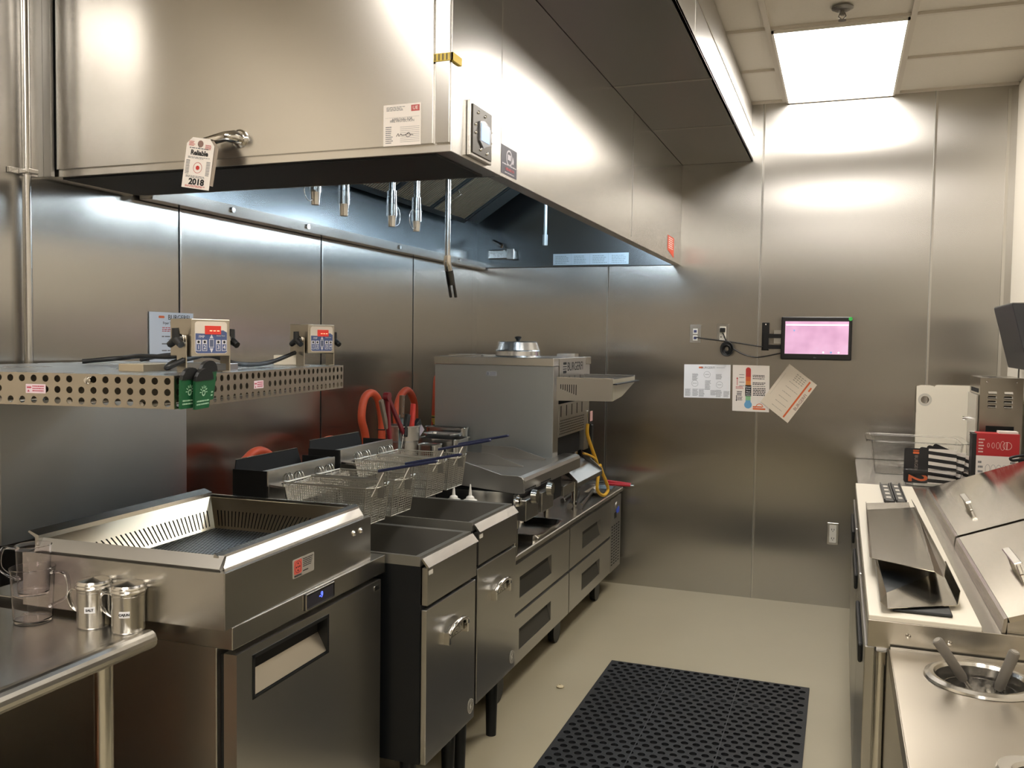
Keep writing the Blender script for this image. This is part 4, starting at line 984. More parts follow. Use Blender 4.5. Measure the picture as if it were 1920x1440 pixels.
MB().box(-1.268, -1.245, GY0+.02, GY0+.035, GZ-.24, GZ-.096).go('corner_post', EQ, GR_, bevel=.004)
for k, (ya) in enumerate((GY0+.005, GY0+.215)):
    MB().box(-1.249, -1.205, ya, ya+.165, GZ-.203, GZ-.115).go('control_panel', EQ, GR_, bevel=.003)
    MB().cyl((-1.2045, ya+.06, GZ-.105), (-1.195, ya+.06, GZ-.105), .012, n=12).cyl((-1.198, ya+.06, GZ-.105), (-1.176, ya+.06, GZ-.105), .031, .027, 18).go('knob', mat('knob_metal', 'b5b2aa', .2, 1), GR_)
    mb = MB(); 
    for j in range(9): mb.box(-1.2155, -1.2145, ya+.01+.016*j, ya+.019+.016*j, GZ-.078, GZ-.071)
    mb.box(-1.2155, -1.2142, ya+.005, ya+.155, GZ-.084, GZ-.081); mb.go('vent_slot', VOID, GR_)
    MB().lathe([(.02, 0), (.024, .01), (.02, .022), (0, .026)], (-1.249, ya-.015, GZ-.12), 18, axis=(1, 0, 0)).go('bullnose', CHROME, GR_)
for x, y in ((-1.56, 3.55), (-1.56, 4.05), (-1.53, 4.02), (-1.28, 3.52)):
    MB().cyl((x, y, cz+.0008), (x, y, GZ-.20), .016, n=14).go('leg', POL, GR_)
MB().box(-1.33, -1.254, 4.15, 4.33, .792, .842).go('grease_drawer', EQ, GR_, bevel=.002)
MB().box(-1.44, -1.36, 4.2, 4.4, GZ-.2, GZ-.198).go('drawer_lining', VOID, GR_) if 0 else None

# ================================================================ BROILER
BRX1, BRX0, BY0, BY1, BZ1 = -1.30, -1.93, 4.10, 4.76, 1.468
BR = thing('conveyor_broiler', 'tall stainless conveyor broiler with a feed tray sticking out at the end of the line', 'broiler', (-1.6, 4.43, GZ-.02))
bz0 = GZ-.044
NEARP = steel('broiler_side', 'b9bdbd', .40, .4, False)
MB().box(BRX0, BRX1-.001, BY0, BY0+.004, bz0, BZ1-.04).go('side_panel', NEARP, BR, bevel=.001)
MB().box(BRX0-.004, BRX1+.0, BY0-.004, BY1+.02, BZ1-.04, BZ1-.0).go('top_cover', SATIN, BR, bevel=.002)
MB().box(BRX0, BRX0+.004, BY0+.005, BY1, bz0, BZ1-.041).box(BRX0, BRX1-.001, BY1-.004, BY1, bz0, BZ1-.041).go('rear_panels', EQD, BR)
MB().box(BRX1-.05, BRX1, BY0+.0042, BY0+.085, bz0+.001, BZ1-.041).go('front_column', EQ, BR)
MB().box(BRX1-.05, BRX1, BY1-.10, BY1-.0045, bz0+.001, BZ1-.041).go('front_column', EQ, BR)
MB().box(BRX1-.03, BRX1-.022, BY0+.085, BY1-.11, bz0, BZ1-.042).go('dark_interior', VOID, BR)
ys0, ys1 = BY0+.088, BY1-.10
cp = MB().box(BRX1+.0005, BRX1+.004, ys0, ys1, BZ1-.118, BZ1-.002).go('upper_plate', EQ, BR, bevel=.001)
pl = Pl((BRX1+.004, ys0, BZ1-.122), (0, 1, 0), (0, 0, 1))
text('BURGERFI', .062, pl, .27, .075, INK, cp, h=.0006, sx=1.05); mb = MB()
pl.rrect(mb, .055, .045, .11, .058, .004, 0, .0008); pl.rrect(mb, .055, .088, .11, .10, .004, 0, .0008); pl.rect(mb, .052, .064, .113, .068, 0, .0008); pl.rect(mb, .052, .076, .113, .080, 0, .0008)
for k in range(4): pl.rect(mb, .06+.1*k, .01, .065+.1*k, .03, 0, .0008)
mb.go('cut_out', INK, cp)
# feed tray
yA = BY0+.03; TZ0, TZ1 = at(1, yA, 1146, 755).z, at(1, yA, 1149, 712).z; tx1 = at(1, yA, 1149, 712).x; txf = at(1, BY1-.12, 1190, 706).x
tp = thing('', '', '') if 0 else None
ft = MB()
yA, yB = BY0+.03, BY1-.12
ft.box(BRX1+.006, tx1-.0, yA, yA+.003, TZ0, TZ1)
fto = MB().prism([(BRX1+.006, TZ0), (tx1, TZ0+.006), (tx1, TZ1), (BRX1+.006, TZ1)], 1, yA, yA+.003).go('feed_tray', EQ, BR)
MB().prism([(BRX1+.006, TZ1-.03), (txf, TZ1-.02), (txf, TZ1), (BRX1+.006, TZ1)], 1, yB-.003, yB).go('tray_far_side', EQ, fto)
MB().add([(tx1, yA, TZ0+.006), (tx1*.6+txf*.4, yA*.6+yB*.4, TZ0+.02), (txf, yB, TZ1-.03), (txf, yB, TZ1), (tx1, yA, TZ1), (tx1-.002, yA+.002, TZ0+.006), (txf-.002, yB, TZ1)], [(0, 1, 4), (1, 2, 3, 4)]).go('tray_end', mat('tray_end', 'a5a18f', .45, .6), fto, solid=.002)
MB().box(BRX1+.006, tx1+.02, yA+.003, yB-.003, TZ1-.025, TZ1-.02).go('tray_conveyor', DARKM, fto)
MB().prism([(BRX1+.006, TZ1), (tx1, TZ1), (tx1, TZ1+.006), (BRX1+.006, TZ1+.006)], 1, yA-.002, yA+.018).go('tray_lip', SATIN, fto)
MB().prism([(BRX1+.006, TZ1), (txf, TZ1), (txf, TZ1+.006), (BRX1+.006, TZ1+.006)], 1, yB-.02, yB+.004).go('tray_lip', SATIN, fto)
pl = Pl((BRX1+.006, yA-.0, TZ0), (1, 0, 0), (0, 0, 1)); mb = MB()
for k in range(8): pl.rect(mb, .02+.011*k, .058-.004*k, .024+.011*k, .08, 0, .0008)
mb.go('tray_slot', INK, fto)
# lower vented plate
lp_ = MB().box(BRX1-.012, BRX1+.002, ys0, ys1, 1.075, 1.24).go('lower_plate', EQ, BR, bevel=.001)
pl = Pl((BRX1+.002, ys0, 1.075), (0, 1, 0), (0, 0, 1)); mb = MB()
for k in range(5): pl.rect(mb, .03+.095*k, .10, .04+.095*k, .155, 0, .0008)
for j in range(6):
    for k in range(22): pl.rect(mb, .02+.02*k+(.01 if j % 2 else 0), .012+.013*j, .028+.02*k+(.01 if j % 2 else 0), .018+.013*j, 0, .0008)
mb.go('vent_holes', VOID, lp_)
# discharge chute
MB().add([(BRX1-.02, BY0+.18, .90), (BRX1-.02, BY1-.08, .925), (BRX1+.115, BY1-.14, .862), (BRX1+.085, BY0+.15, .845)], [(0, 1, 2, 3)]).go('discharge_tray', EQ, BR, solid=.003)
MB().add([(BRX1-.02, BY0+.18, .90), (BRX1+.085, BY0+.15, .845), (BRX1+.085, BY0+.15, .858), (BRX1-.02, BY0+.18, .94)], [(0, 1, 2, 3)]).go('tray_side', EQ, BR, solid=.002)
MB().add([(BRX1+.085, BY0+.15, .845), (BRX1+.115, BY1-.14, .862), (BRX1+.115, BY1-.14, .842), (BRX1+.085, BY0+.15, .825)], [(0, 1, 2, 3)]).go('tray_lip', EQ, BR, solid=.002)
MB().add([(BRX1-.02, BY1-.08, .925), (BRX1+.115, BY1-.14, .862), (BRX1+.115, BY1-.14, .875), (BRX1-.02, BY1-.08, .96)], [(0, 1, 2, 3)]).go('tray_side', EQ, BR, solid=.002)
pl = Pl((BRX0+.20, BY0-.0, 1.375), (1, 0, 0), (0, 0, 1)); mb = MB(); pl.rrect(mb, .08, 0, .135, .022, .003, 0, .001); lb = mb.go('caution_label', mat('label_grey2', 'a8a8ac', .5), BR)
mb = MB(); pl.lines(mb, .098, .003, .13, .019, 3, h=.0013, rag=.1); pl.rect(mb, .083, .004, .094, .018, .001, .0013); mb.go('print', GREY, lb)
MB().box(-1.90, -1.72, BY0+.1, BY0+.35, BZ1+.0, BZ1+.008).go('top_plate', SATIN, BR)
MB().box(-1.46, -1.36, BY1-.1, BY1-.02, BZ1+.0, BZ1+.016).go('top_bracket', SATIN, BR)
for x, y in ((-1.87, 4.2), (-1.87, 4.68), (-1.36, 4.70), (-1.45, 4.48)):
    MB().cyl((x, y, cz+.0008), (x, y, bz0), .016, n=12).go('leg', POL, BR)
# controls column beyond
MB().box(-1.36, -1.29, BY1+.001, BY1+.05, cz+.16, 1.10).go('side_column', DARKM, BR)
pl = Pl((BRX1+.002, BY1+.03, 1.11), (0, 1, 0), (0, 0, 1)); mb = MB(); pl.rect(mb, -.02, 0, .03, .055, 0, .002); mb.go('rating_label', mat('label_rose', 'c79c98', .5), BR)
MB().box(-1.315, -1.285, BY1+.005, BY1+.045, .93, 1.09).go('switch_box', BLACK, BR, bevel=.003)
# basting dome on top
c = Vector((-1.565, 4.32, BZ1+.0006))
t = thing('basting_cover', 'round aluminium basting cover with black knob on top of the broiler', 'dome cover', c)
R = .117
MB().lathe([(R, 0), (R+.002, .003), (R-.002, .006), (R-.003, .028), (R-.0, .030), (R-.004, .034), (R-.017, .074), (R-.024, .078), (.0, .079)], (c.x, c.y, c.z), 40, caps=False).go('dome', ALU, t)
MB().lathe([(.010, .079), (.009, .084), (.017, .096), (.017, .101), (.012, .104), (0, .105)], (c.x, c.y, c.z), 18).go('knob', BLACK, t)
# yellow gas connector loop
def atl(x, pts): return [at(0, x, *p) for p in pts]
P = atl(-1.27, ((1102, 795), (1101, 812), (1106, 830), (1113, 850), (1119, 868), (1122, 885), (1120, 905), (1120, 918), (1126, 927), (1134, 928), (1140, 918), (1136, 902), (1130, 888), (1125, 872)))
t = thing('yellow_gas_hose', 'yellow gas hose looping down beside the broiler end', 'hose', P[0])
MB().tube(spline(P, 6), .0095, 12).go('hose', YELLOW, t)
MB().tube(spline(atl(-1.265, ((1094, 850), (1104, 853), (1116, 860), (1121, 870))), 5), .006, 8).go('branch', YELLOW, t)
MB().cyl(at(0, -1.3, 1101, 770)-Vector((0, 0, .0)), at(0, -1.3, 1102, 800), .007, n=10).go('connector', CHROME, t)
# squeeze bottles
def bottle(px, py, label):
    c = at(1, 3.345, px, py); xx = c.x; y = c.y; z0 = cz+.0006; tip = c.z; H = tip-z0
    t = thing('squeeze_bottle', label, 'squeeze bottle', (xx, y, z0), 'white squeeze bottles behind the fryer')
    MB().lathe([(.030, 0), (.033, .004), (.033, H-.115), (.028, H-.10), (.026, H-.085)], (xx, y, z0), 24).go('body', WHITE, t)
    MB().lathe([(.030, H-.088), (.030, H-.068), (.028, H-.064), (.018, H-.060), (.016, H-.052), (.007, H-.046), (.003, H-.006), (.002, H)], (xx, y, z0), 24).go('nozzle_cap', WHITE, t)
bottle(851, 907, 'white squeeze bottle behind the fryer, partly hidden by the wire basket')
bottle(882, 908, 'white squeeze bottle behind the fryer, nearer the griddle controls')
# riser with pans and utensil pot, behind the fryers
t = MB().box(-2.09, -1.655, 3.56, 4.085, .66, .93).go('riser_cabinet', EQD, None, bevel=.003)
RZ = .93
for o in (t,): o.name = 'spreader_cabinet'; tag(o, 'low stainless filler box against the wall carrying the pans behind the fryers', 'cabinet')
MB().box(-2.08, -1.67, 3.58, 4.07, .641, .66).go('plinth', DARKM, t)
rp = at(0, -1.90, 757, 797); pr = .076; RT = rp.z; RC = (-1.90, rp.y)
t = thing('utensil_pot', 'round polished steel pot holding knives and tongs behind the fryers', 'pot', (RC[0], RC[1], RZ))
pot = MB().lathe([(0, 0), (pr*.82, 0), (pr*.86, .006), (pr*.90, (RT-RZ)*.66), (pr*.97, (RT-RZ)*.69), (pr*.985, RT-RZ-.006), (pr*1.04, RT-RZ-.004), (pr*1.04, RT-RZ), (pr*.96, RT-RZ), (pr*.94, (RT-RZ)*.69), (pr*.86, (RT-RZ)*.66), (pr*.82, .01), (0, .01)], (RC[0], RC[1], RZ+.0006), 36, caps=False)
pot.go('pot', POT, t)
def stick(name, lab, cat, p0, p1, parts, dx=0):
    """tool from pot inside (pixel p0) to its top end (pixel p1)"""
    A = at(0, RC[0]+dx, *p0); B = at(0, RC[0]+dx, *p1); t = thing(name, lab, cat, A)
    d = (B-A)
    A2 = A - d.normalized()*.11
    for nm, f0, f1, w, h_, m in parts:
        MB().bar(A2.lerp(B, f0), A2.lerp(B, f1), h_, w, up=(0, 1, 0) if abs(d.y) < abs(d.z) else (0, 0, 1)).go(nm, m, t, bevel=min(w, h_)*.2)
    return t, A2, B
stick('spatula', 'grey wooden handled spatula leaning left in the utensil pot', 'spatula', (724, 797), (714, 750), (('blade', 0, .45, .03, .004, SATIN), ('handle', .4, 1, .024, .014, mat('grey_wood', '7b6c5c', .6))), .03)
REDP = mat('red_coating', '7c2026', .3); REDB = mat('bright_red_plastic', 'd2372c', .35)
for nm, lab, p0, p1, dx in (('tongs', 'dark red handled tongs standing in the utensil pot', (729, 797), (726, 742), .035),):
    t, A2, B = stick(nm, lab, 'tongs', p0, p1, (('arm', 0, .97, .022, .014, REDP),), dx)
    A = at(0, RC[0]+dx, 750, 797); d = B-A; MB().bar(A-d.normalized()*.09, B, .014, .020, up=(0, 1, 0)).go('arm', REDP, t, bevel=.003)
    MB().cyl(B-Vector((.012, 0, .004)), B+Vector((.012, 0, -.004)), .020, n=14).go('pivot', REDP, t)
t, A2, B = stick('knife', 'knife with riveted brown wooden handle standing upright in the utensil pot', 'knife', (752, 797), (754, 741), (('blade', 0, .64, .04, .002, mat('blade_bright', 'c5dde0', .2, .7)), ('handle', .58, 1, .029, .016, WOOD)), .02)
for k in (.66, .79, .92): c = A2.lerp(B, k); MB().cyl(c-Vector((-.0075, 0.0, 0)), c+Vector((.0105, 0, 0)), .004, n=10).go('rivet', SATIN, t)
stick('knife', 'black handled knife standing short in the middle of the utensil pot', 'knife', (762, 797), (765, 777), (('blade', 0, .5, .03, .002, SATIN), ('handle', .35, 1, .027, .02, BLACK)), .04)
stick('knife', 'bright red handled knife at the right side of the utensil pot', 'knife', (772, 797), (775, 757), (('blade', 0, .5, .03, .002, SATIN), ('handle', .38, 1, .027, .018, REDB)), .03)
stick('thermometer_probe', 'short black knob ended tool at the right rim of the utensil pot', 'thermometer', (781, 797), (786, 789), (('handle', .3, 1, .034, .022, BLACK),), .03)
A = at(0, RC[0]+.02, 788, 806)
pl = Pl(A, (.2, .72, .69), (-.1, -.69, .72)); mb = MB(); pl.rect(mb, -.022, -.022, .022, .022, 0, .001)
t = tag(mb.go('paper_card', mat('card_pale', 'b9aeb6', .6)), 'small pale card stuck upright behind the utensil pot rim', 'card')
# pans on the filler box
def gpan(name, lab, x, y, hx, hy, z, h_, m=SATIN):
    t = thing(name, lab, 'pan', (x, y, z), 'steel pans behind the fryers')
    MB().loft([(x, y, z, hx*.86, hy*.86, .02), (x, y, z+h_-.004, hx*.93, hy*.93, .025), (x, y, z+h_, hx, hy, .03), (x, y, z+h_-.003, hx, hy, .03)], True).go('pan', m, t, solid=.001)
    return t
gpan('food_pan', 'deep steel pan nearest the utensil pot, smallest of the stacked pans', -1.785, 3.745, .052, .05, RZ+.001, .133)
gpan('food_pan', 'deep steel pan with a long flared edge beside the broiler side', -1.785, 3.90, .11, .085, RZ+.001, .150)
gpan('food_pan', 'shallow steel pan resting inside the larger pan behind the fryers', -1.80, 3.92, .085, .062, RZ+.135, .035, ALU)
gpan('food_pan', 'steel pan farthest back, raised behind the shallow one', -1.835, 4.045, .115, .035, RZ+.001, .185)
# tools, tongs and tray on the far end of the base
def rod(a, b, r, name, lab, m, cat='tool', n=12, z=cz):
    t = thing(name, lab, cat, a)
    MB().cyl(a, b, r, n=n).go('shaft', m, t)
    d = (Vector(b)-Vector(a)).normalized(); MB().cyl(Vector(a)-d*.002, Vector(a)+d*.02, r*1.35, n=n).go('collar', SATIN, t)
    return t
A = at(2, cz+.018, 1068, 949)
rod((A.x, A.y, cz+.0165), (A.x-.10, A.y+.52, cz+.0165), .012, 'steel_tube', 'steel tube tool lying on the drawer base, end facing the viewer', mat('tool_steel', '6d6a64', .3, 1))
rod((A.x+.05, A.y+.02, cz+.0165), (A.x-.02, A.y+.56, cz+.0165), .012, 'steel_tube', 'steel tube tool lying right of the other on the drawer base', MATS['tool_steel'])
rod((A.x-.09, A.y+.16, cz+.0145), (A.x-.12, A.y+.60, cz+.0145), .010, 'steel_tube', 'thin steel rod lying left of the tubes under the discharge tray', MATS['tool_steel'])
x, y = -1.345, 5.22
t = thing('sheet_tray', 'small steel tray at the far end of the drawer base under the red tongs', 'tray', (x, y, cz))
MB().loft([(x, y, cz+.001, .055, .13, .02), (x, y, cz+.02, .065, .15, .02), (x, y, cz+.0215, .072, .158, .02), (x, y, cz+.020, .072, .158, .02)], True).go('tray', SATIN, t, solid=.001)
t = thing('serving_tongs', 'bright red handled tongs lying across the tray at the end wall', 'tongs', (x, y, cz+.05))
a, b = at(1, 5.25, 1085, 902), at(1, 5.25, 1183, 905)
for dz in (0, .014): MB().tube([(a.x, 5.22, cz+.045+dz*.2), ((a.x+b.x)/2, 5.22+dz, cz+.052+dz), (b.x+.02, 5.24, cz+.050)], .006, 8).go('arm', SATIN, t)
for dz in (0, .014): MB().tube([((a.x+b.x)/2+.02, 5.22+dz, cz+.054+dz), (b.x, 5.24+dz*.5, cz+.052+dz*.3)], .0095, 8).go('grip', mat('tongs_red', 'a8202c', .3), t)
# ================================================================ BACK WALL ITEMS
def bw(px, py): return at(1, YB, px, py)
def wallpl(px, py, d=0.0): p = bw(px, py); return Pl((p.x, YB-d-.0005, p.z), (1, 0, 0), (0, 0, 1))
YS = YB
def plate_(px0, py0, px1, py1, name, label, cat, grp=None):
    a = bw(px0, py1); b = bw(px1, py0); t = thing(name, label, cat, (a.x, YB, a.z), grp)
    MB().box(a.x, b.x, YB-.006, YB-.0005, a.z, b.z).go('cover_plate', SATIN, t, bevel=.002)
    return t, Pl((a.x, YB-.006, a.z), (1, 0, 0), (0, 0, 1)), b.x-a.x, b.z-a.z
t, pl, w, h_ = plate_(1293, 609, 1315, 643, 'network_outlet', 'steel network outlet plate left of the power outlet on the end wall', 'outlet')
for z in (.64, .28):
    mb = MB(); pl.rect(mb, w*.3, h_*z-.016, w*.7, h_*z+.016, 0, .003); mb.go('socket_insert', WHITE, t)
    mb = MB(); pl.rect(mb, w*.37, h_*z-.008, w*.63, h_*z+.008, .003, .005); mb.go('jack', mat('jack_blue', '3a3f66', .4), t)
t, pl, w, h_ = plate_(1344, 608, 1367, 643, 'power_outlet', 'steel plated power outlet with a black plug and coiled cord on the end wall', 'outlet', 'power outlets on the end wall')
mb = MB(); pl.rrect(mb, w*.22, h_*.12, w*.78, h_*.88, .004, 0, .003); mb.go('socket_insert', WHITE, t)
mb = MB(); pl.disc(mb, w*.36, h_*.32, .004, .003, .004, 8); pl.disc(mb, w*.64, h_*.32, .004, .003, .004, 8); mb.go('slots', INK, t)
mb = MB(); mb.add([], []); pc = pl.p(w*.5, h_*.68, .003); MB().box(pc.x-.016, pc.x+.016, pc.y-.022, pc.y, pc.z-.012, pc.z+.014).go('plug', BLACK, t, bevel=.004)
t, pl, w, h_ = plate_(1550, 981, 1573, 1020, 'power_outlet', 'steel plated power outlet low on the end wall with nothing plugged in', 'outlet', 'power outlets on the end wall')
mb = MB(); pl.rrect(mb, w*.2, h_*.1, w*.8, h_*.9, .004, 0, .003); mb.go('socket_insert', WHITE, t)
mb = MB()
for z in (.3, .7):
    for q in (.4, .6): pl.rect(mb, w*q-.0015, h_*z-.005, w*q+.0015, h_*z+.005, .003, .004)
    pl.disc(mb, w*.5, h_*(z-.08), .0025, .003, .004, 8)
mb.go('slots', INK, t)
# tablet on its arm
SA, SB = bw(1466, 672), bw(1597, 597)
tb_ = thing('wall_tablet', 'black framed tablet with a pink screen on a wall arm', 'tablet', (SA.x, YB-.08, SA.z))
yf = YB-.085
a = at(1, yf, 1463, 674); b = at(1, yf, 1599, 594)
MB().box(a.x, b.x, yf, yf+.025, a.z, b.z).go('housing', mat('tablet_black', '191718', .3), tb_, bevel=.008, seg=3)
c0 = at(1, yf, 1471, 663); c1 = at(1, yf, 1592, 603); pl = Pl((c0.x, yf, c0.z), (1, 0, 0), (0, 0, 1)); w, h_ = c1.x-c0.x, c1.z-c0.z
scm = mat('screen_pink', (.62, .36, .55, 1), .4, emit=.5, ecol=(.60, .33, .52, 1)); nt = scm.node_tree
tc = nt.nodes.new('ShaderNodeTexCoord'); nz = nt.nodes.new('ShaderNodeTexNoise'); nz.inputs['Scale'].default_value = 9; nt.links.new(tc.outputs['Object'], nz.inputs['Vector'])
rp_ = nt.nodes.new('ShaderNodeValToRGB'); rp_.color_ramp.elements[0].color = (.45, .22, .42, 1); rp_.color_ramp.elements[1].color = (.85, .55, .78, 1); rp_.color_ramp.elements[0].position = .3; rp_.color_ramp.elements[1].position = .7
nt.links.new(nz.outputs['Fac'], rp_.inputs[0]); nt.links.new(rp_.outputs[0], nt.nodes['Principled BSDF'].inputs['Emission Color'])
mb = MB(); pl.rect(mb, 0, 0, w, h_, 0, .001); sc_ = mb.go('screen', scm, tb_)
ic = mat('icon_white', 'f3e8f2', .5, emit=.8, ecol=(.95, .85, .93, 1))
mb = MB(); pl.rect(mb, .005, h_*.87, w-.003, h_*.91, .001, .0015)
for k, x in enumerate((.6, .72, .84)): pl.rrect(mb, w*x, h_*.03, w*x+.010, h_*.03+.009, .002, .001, .0015)
mb.go('icons', ic, sc_)
mb = MB(); pl.rrect(mb, w*.72, h_*.03, w*.72+.010, h_*.03+.010, .002, .0015, .002); pl.poly(mb, [(w*.13, h_*.73), (w*.145, h_*.68), (w*.16, h_*.73), (w*.145, h_*.75)], .001, .002); mb.go('icon', mat('icon_blue', '7fa6d8', .5, emit=.4), sc_)
gd = at(1, yf, 1595, 598); MB().cyl((gd.x, yf-.001, gd.z), (gd.x, yf-.0002, gd.z), .011, n=20).go('green_sticker', mat('dot_green', '35b04a', .5, emit=.1), tb_)
text('Elo', .011, Pl((a.x, yf-.0005, a.z), (1, 0, 0), (0, 0, 1)), (b.x-a.x)*.49, .014, GREY, tb_, h=.0003)
m0 = at(1, YB, 1428, 657); m1 = at(1, YB, 1443, 605)
mt_ = MB().box(m0.x, m1.x, YB-.012, YB-.0005, m0.z, m1.z).go('mount_plate', mat('mount_black', '1a1a1b', .4, .5), tb_, bevel=.002)
for z in (m0.z+.012, m1.z-.012): MB().lathe([(.006, 0), (.004, .003), (0, .004)], ((m0.x+m1.x)/2, YB-.012, z), 10, axis=(0, -1, 0)).go('screw', CHROME, mt_)
for z in (1.60, 1.535): MB().box(m1.x-.002, a.x+.05, YB-.055, YB-.049, z-.012, z+.012).go('arm', MATS['mount_black'], tb_)
MB().box(m0.x+.012, m1.x, YB-.055, YB-.0125, 1.52, 1.615).go('arm_pivot', MATS['mount_black'], tb_)
MB().box(a.x+.02, a.x+.12, YB-.0595, YB-.0555, 1.51, 1.63).go('back_bracket', MATS['mount_black'], tb_)
MB().box(m1.x+.03, a.x+.03, YB-.048, YB-.046, 1.555, 1.635).go('cable_cover', mat('foil_grey', '9a958c', .4, .8), tb_)
def bp(d, *pts): return [at(1, YB-d, *p) for p in pts]
t = tag(MB().tube(spline(bp(.03, (1304, 632), (1320, 635), (1370, 641), (1420, 649), (1455, 653), (1468, 653)), 6), .0035, 8).go('network_cable', BLACK), 'thin black network cable from the left outlet to the tablet', 'cable')
t = thing('power_cable', 'black power cord hanging in a coil below the outlet and running to the tablet', 'cable', bp(.03, (1362, 654))[0])
MB().tube(spline(bp(.02, (1355, 624), (1358, 630), (1362, 642))+bp(.03, (1364, 645))+bp(.03, (1378, 656), (1395, 665), (1415, 670), (1435, 668), (1460, 663), (1470, 661)), 6), .0035, 8).go('cord', BLACK, t)
c = bp(.03, (1363, 655))[0]; cl = MB()
for k in range(10):
    r_ = .040-.0034*(k % 8); ph = k*.8
    cl.tube([c+Vector((r_*math.cos(a_)*(.92)+.003*math.sin(ph), -.012+.004*(k % 4)+.004*math.sin(a_+ph), r_*1.08*math.sin(a_)+.003*math.cos(ph))) for a_ in [i*2*PI/24 for i in range(24)]], .0036, 6, closed=True)
cl.go('coil', BLACK, t)
# three laminated sheets
def quadpl(tl, tr, bl, d):
    A, B, C_ = at(1, YB-d, *tl), at(1, YB-d, *tr), at(1, YB-d, *bl)
    u = (B-A); v = (A-C_); return Pl(C_, u, v), u.length, v.length
pl, w, h_ = quadpl((1283, 683), (1370, 684), (1282, 745), .0035)
t = thing('procedure_sheet', 'white landscape sheet with circles and columns of text below the network outlet', 'notice', pl.o)
mb = MB(); pl.rect(mb, 0, 0, w, h_, 0, .0008); mb.go('sheet', PAPER, t)
text('BURGERFI', .019, pl, w*.52, h_*.905, GREY, t, h=.0011)
mb = MB(); pl.rrect(mb, w*.32, h_*.885, w*.41, h_*.935, .004, .0008, .0012); mb.go('logo', ORI, t)
mb = MB()
for x, y in ((.5, .70), (.24, .43), (.77, .40)): pl.ring(mb, w*x, h_*y, .020, .0012, .0011); pl.lines(mb, w*x-.012, h_*y-.002, w*x+.012, h_*y+.003, 1, h=.0011, rag=0)
for x, y0, y1, n in ((.18, .52, .73, 8), (.69, .56, .72, 7), (.46, .24, .53, 11), (.03, .05, .27, 9), (.19, .05, .27, 9), (.33, .03, .27, 10), (.58, .08, .24, 7), (.70, .03, .25, 9), (.86, .03, .22, 8)):
    pl.lines(mb, w*x, h_*y0, w*(x+.13), h_*y1, n, h=.0011)
pl.lines(mb, w*.7, h_*.9, w*.92, h_*.92, 1, h=.0011)
mb.go('small_print', GREY, t)
pl, w, h_ = quadpl((1374, 684), (1443, 686), (1373, 770), .0035)
t = thing('temperature_chart', 'white chart with a red to blue thermometer between the other two sheets', 'notice', pl.o)
mb = MB(); pl.rect(mb, 0, 0, w, h_, 0, .0008); mb.go('sheet', PAPERW, t)
th = [(.40, .57, .90, None)]
x0, x1 = w*.36, w*.50; segs = [(.10, .24, '6aa5cf'), (.24, .33, '8cc090'), (.33, .57, '14110f'), (.57, .66, 'de8a40'), (.66, .75, 'd66436'), (.75, .90, 'bf3a33')]
for i, (z0, z1, c_) in enumerate(segs):
    mb = MB()
    e = .003 if c_ == '14110f' else 0
    pl.rect(mb, x0-e, h_*z0, x1+e, h_*z1, .0008, .0012)
    if i == 0: pl.disc(mb, (x0+x1)/2, h_*.145, w*.105, .0008, .0016, 24)
    if i == 5: pl.disc(mb, (x0+x1)/2, h_*.90, (x1-x0)/2, .0008, .0016, 20)
    mb.go('scale_segment', mat('thermo_'+c_, c_, .5), t)
text('Danger', .012, pl, (x0+x1)/2, h_*.53, PAPER, t, h=.0014); text('Zone', .012, pl, (x0+x1)/2, h_*.48, PAPER, t, h=.0014); text('Must', .012, pl, (x0+x1)/2, h_*.425, PAPER, t, h=.0014); text('discard', .010, pl, (x0+x1)/2, h_*.385, PAPER, t, h=.0014); text('2 hours', .010, pl, (x0+x1)/2, h_*.35, PAPER, t, h=.0014)
mb = MB()
for x, y0, y1, n in ((.55, .74, .80, 2), (.55, .70, .73, 1), (.55, .58, .64, 2), (.55, .54, .56, 1), (.56, .34, .52, 5), (.18, .78, .80, 1), (.18, .72, .74, 1), (.18, .62, .64, 1), (.18, .54, .56, 1), (.12, .33, .44, 3), (.13, .23, .32, 3)): pl.lines(mb, w*x, h_*y0, w*(x+(.35 if x > .5 else .15)), h_*y1, n, h=.0011, rag=.15, fill=.55)
pl.rect(mb, w*.10, h_*.24, w*.12, h_*.34, .0008, .0012); pl.poly(mb, [(w*.085, h_*.24), (w*.11, h_*.21), (w*.135, h_*.24)], .0008, .0012); mb.go('print', INK, t)
mb = MB(); pl.rect(mb, w*.12, h_*.56, w*.135, h_*.70, .0008, .0012); pl.poly(mb, [(w*.10, h_*.70), (w*.155, h_*.70), (w*.1275, h_*.735)], .0008, .0012); pl.lines(mb, w*.09, h_*.48, w*.30, h_*.54, 2, h=.0011, rag=.1); mb.go('red_print', RED, t)
mb = MB(); pl.rrect(mb, w*.56, h_*.09, w*.66, h_*.12, .003, .0008, .0012); pl.rrect(mb, w*.56, h_*.045, w*.90, h_*.08, .003, .0008, .0012); pl.ring(mb, w*.74, h_*.10, .022, .004, .0011, a0=0, a1=180); pl.rrect(mb, w*.66, h_*.095, w*.82, h_*.12, .003, .0008, .0012); mb.go('logo', ORI, t)
pl, w, h_ = quadpl((1480, 682), (1532, 722), (1426, 753), .007)
t = thing('tilted_sheet', 'cream laminated sheet hanging tilted below the tablet', 'notice', pl.o)
mb = MB(); pl.rect(mb, 0, 0, w, h_, 0, .0009); mb.go('sheet', mat('cream_paper', 'e6dac8', .45), t)
mb = MB(); pl.rect(mb, w*.77, h_*.04, w*.82, h_*.96, .0009, .0013); mb.go('orange_band', ORI, t)
mb = MB(); pl.rect(mb, w*.08, h_*.25, w*.085, h_*.80, .0009, .0012)
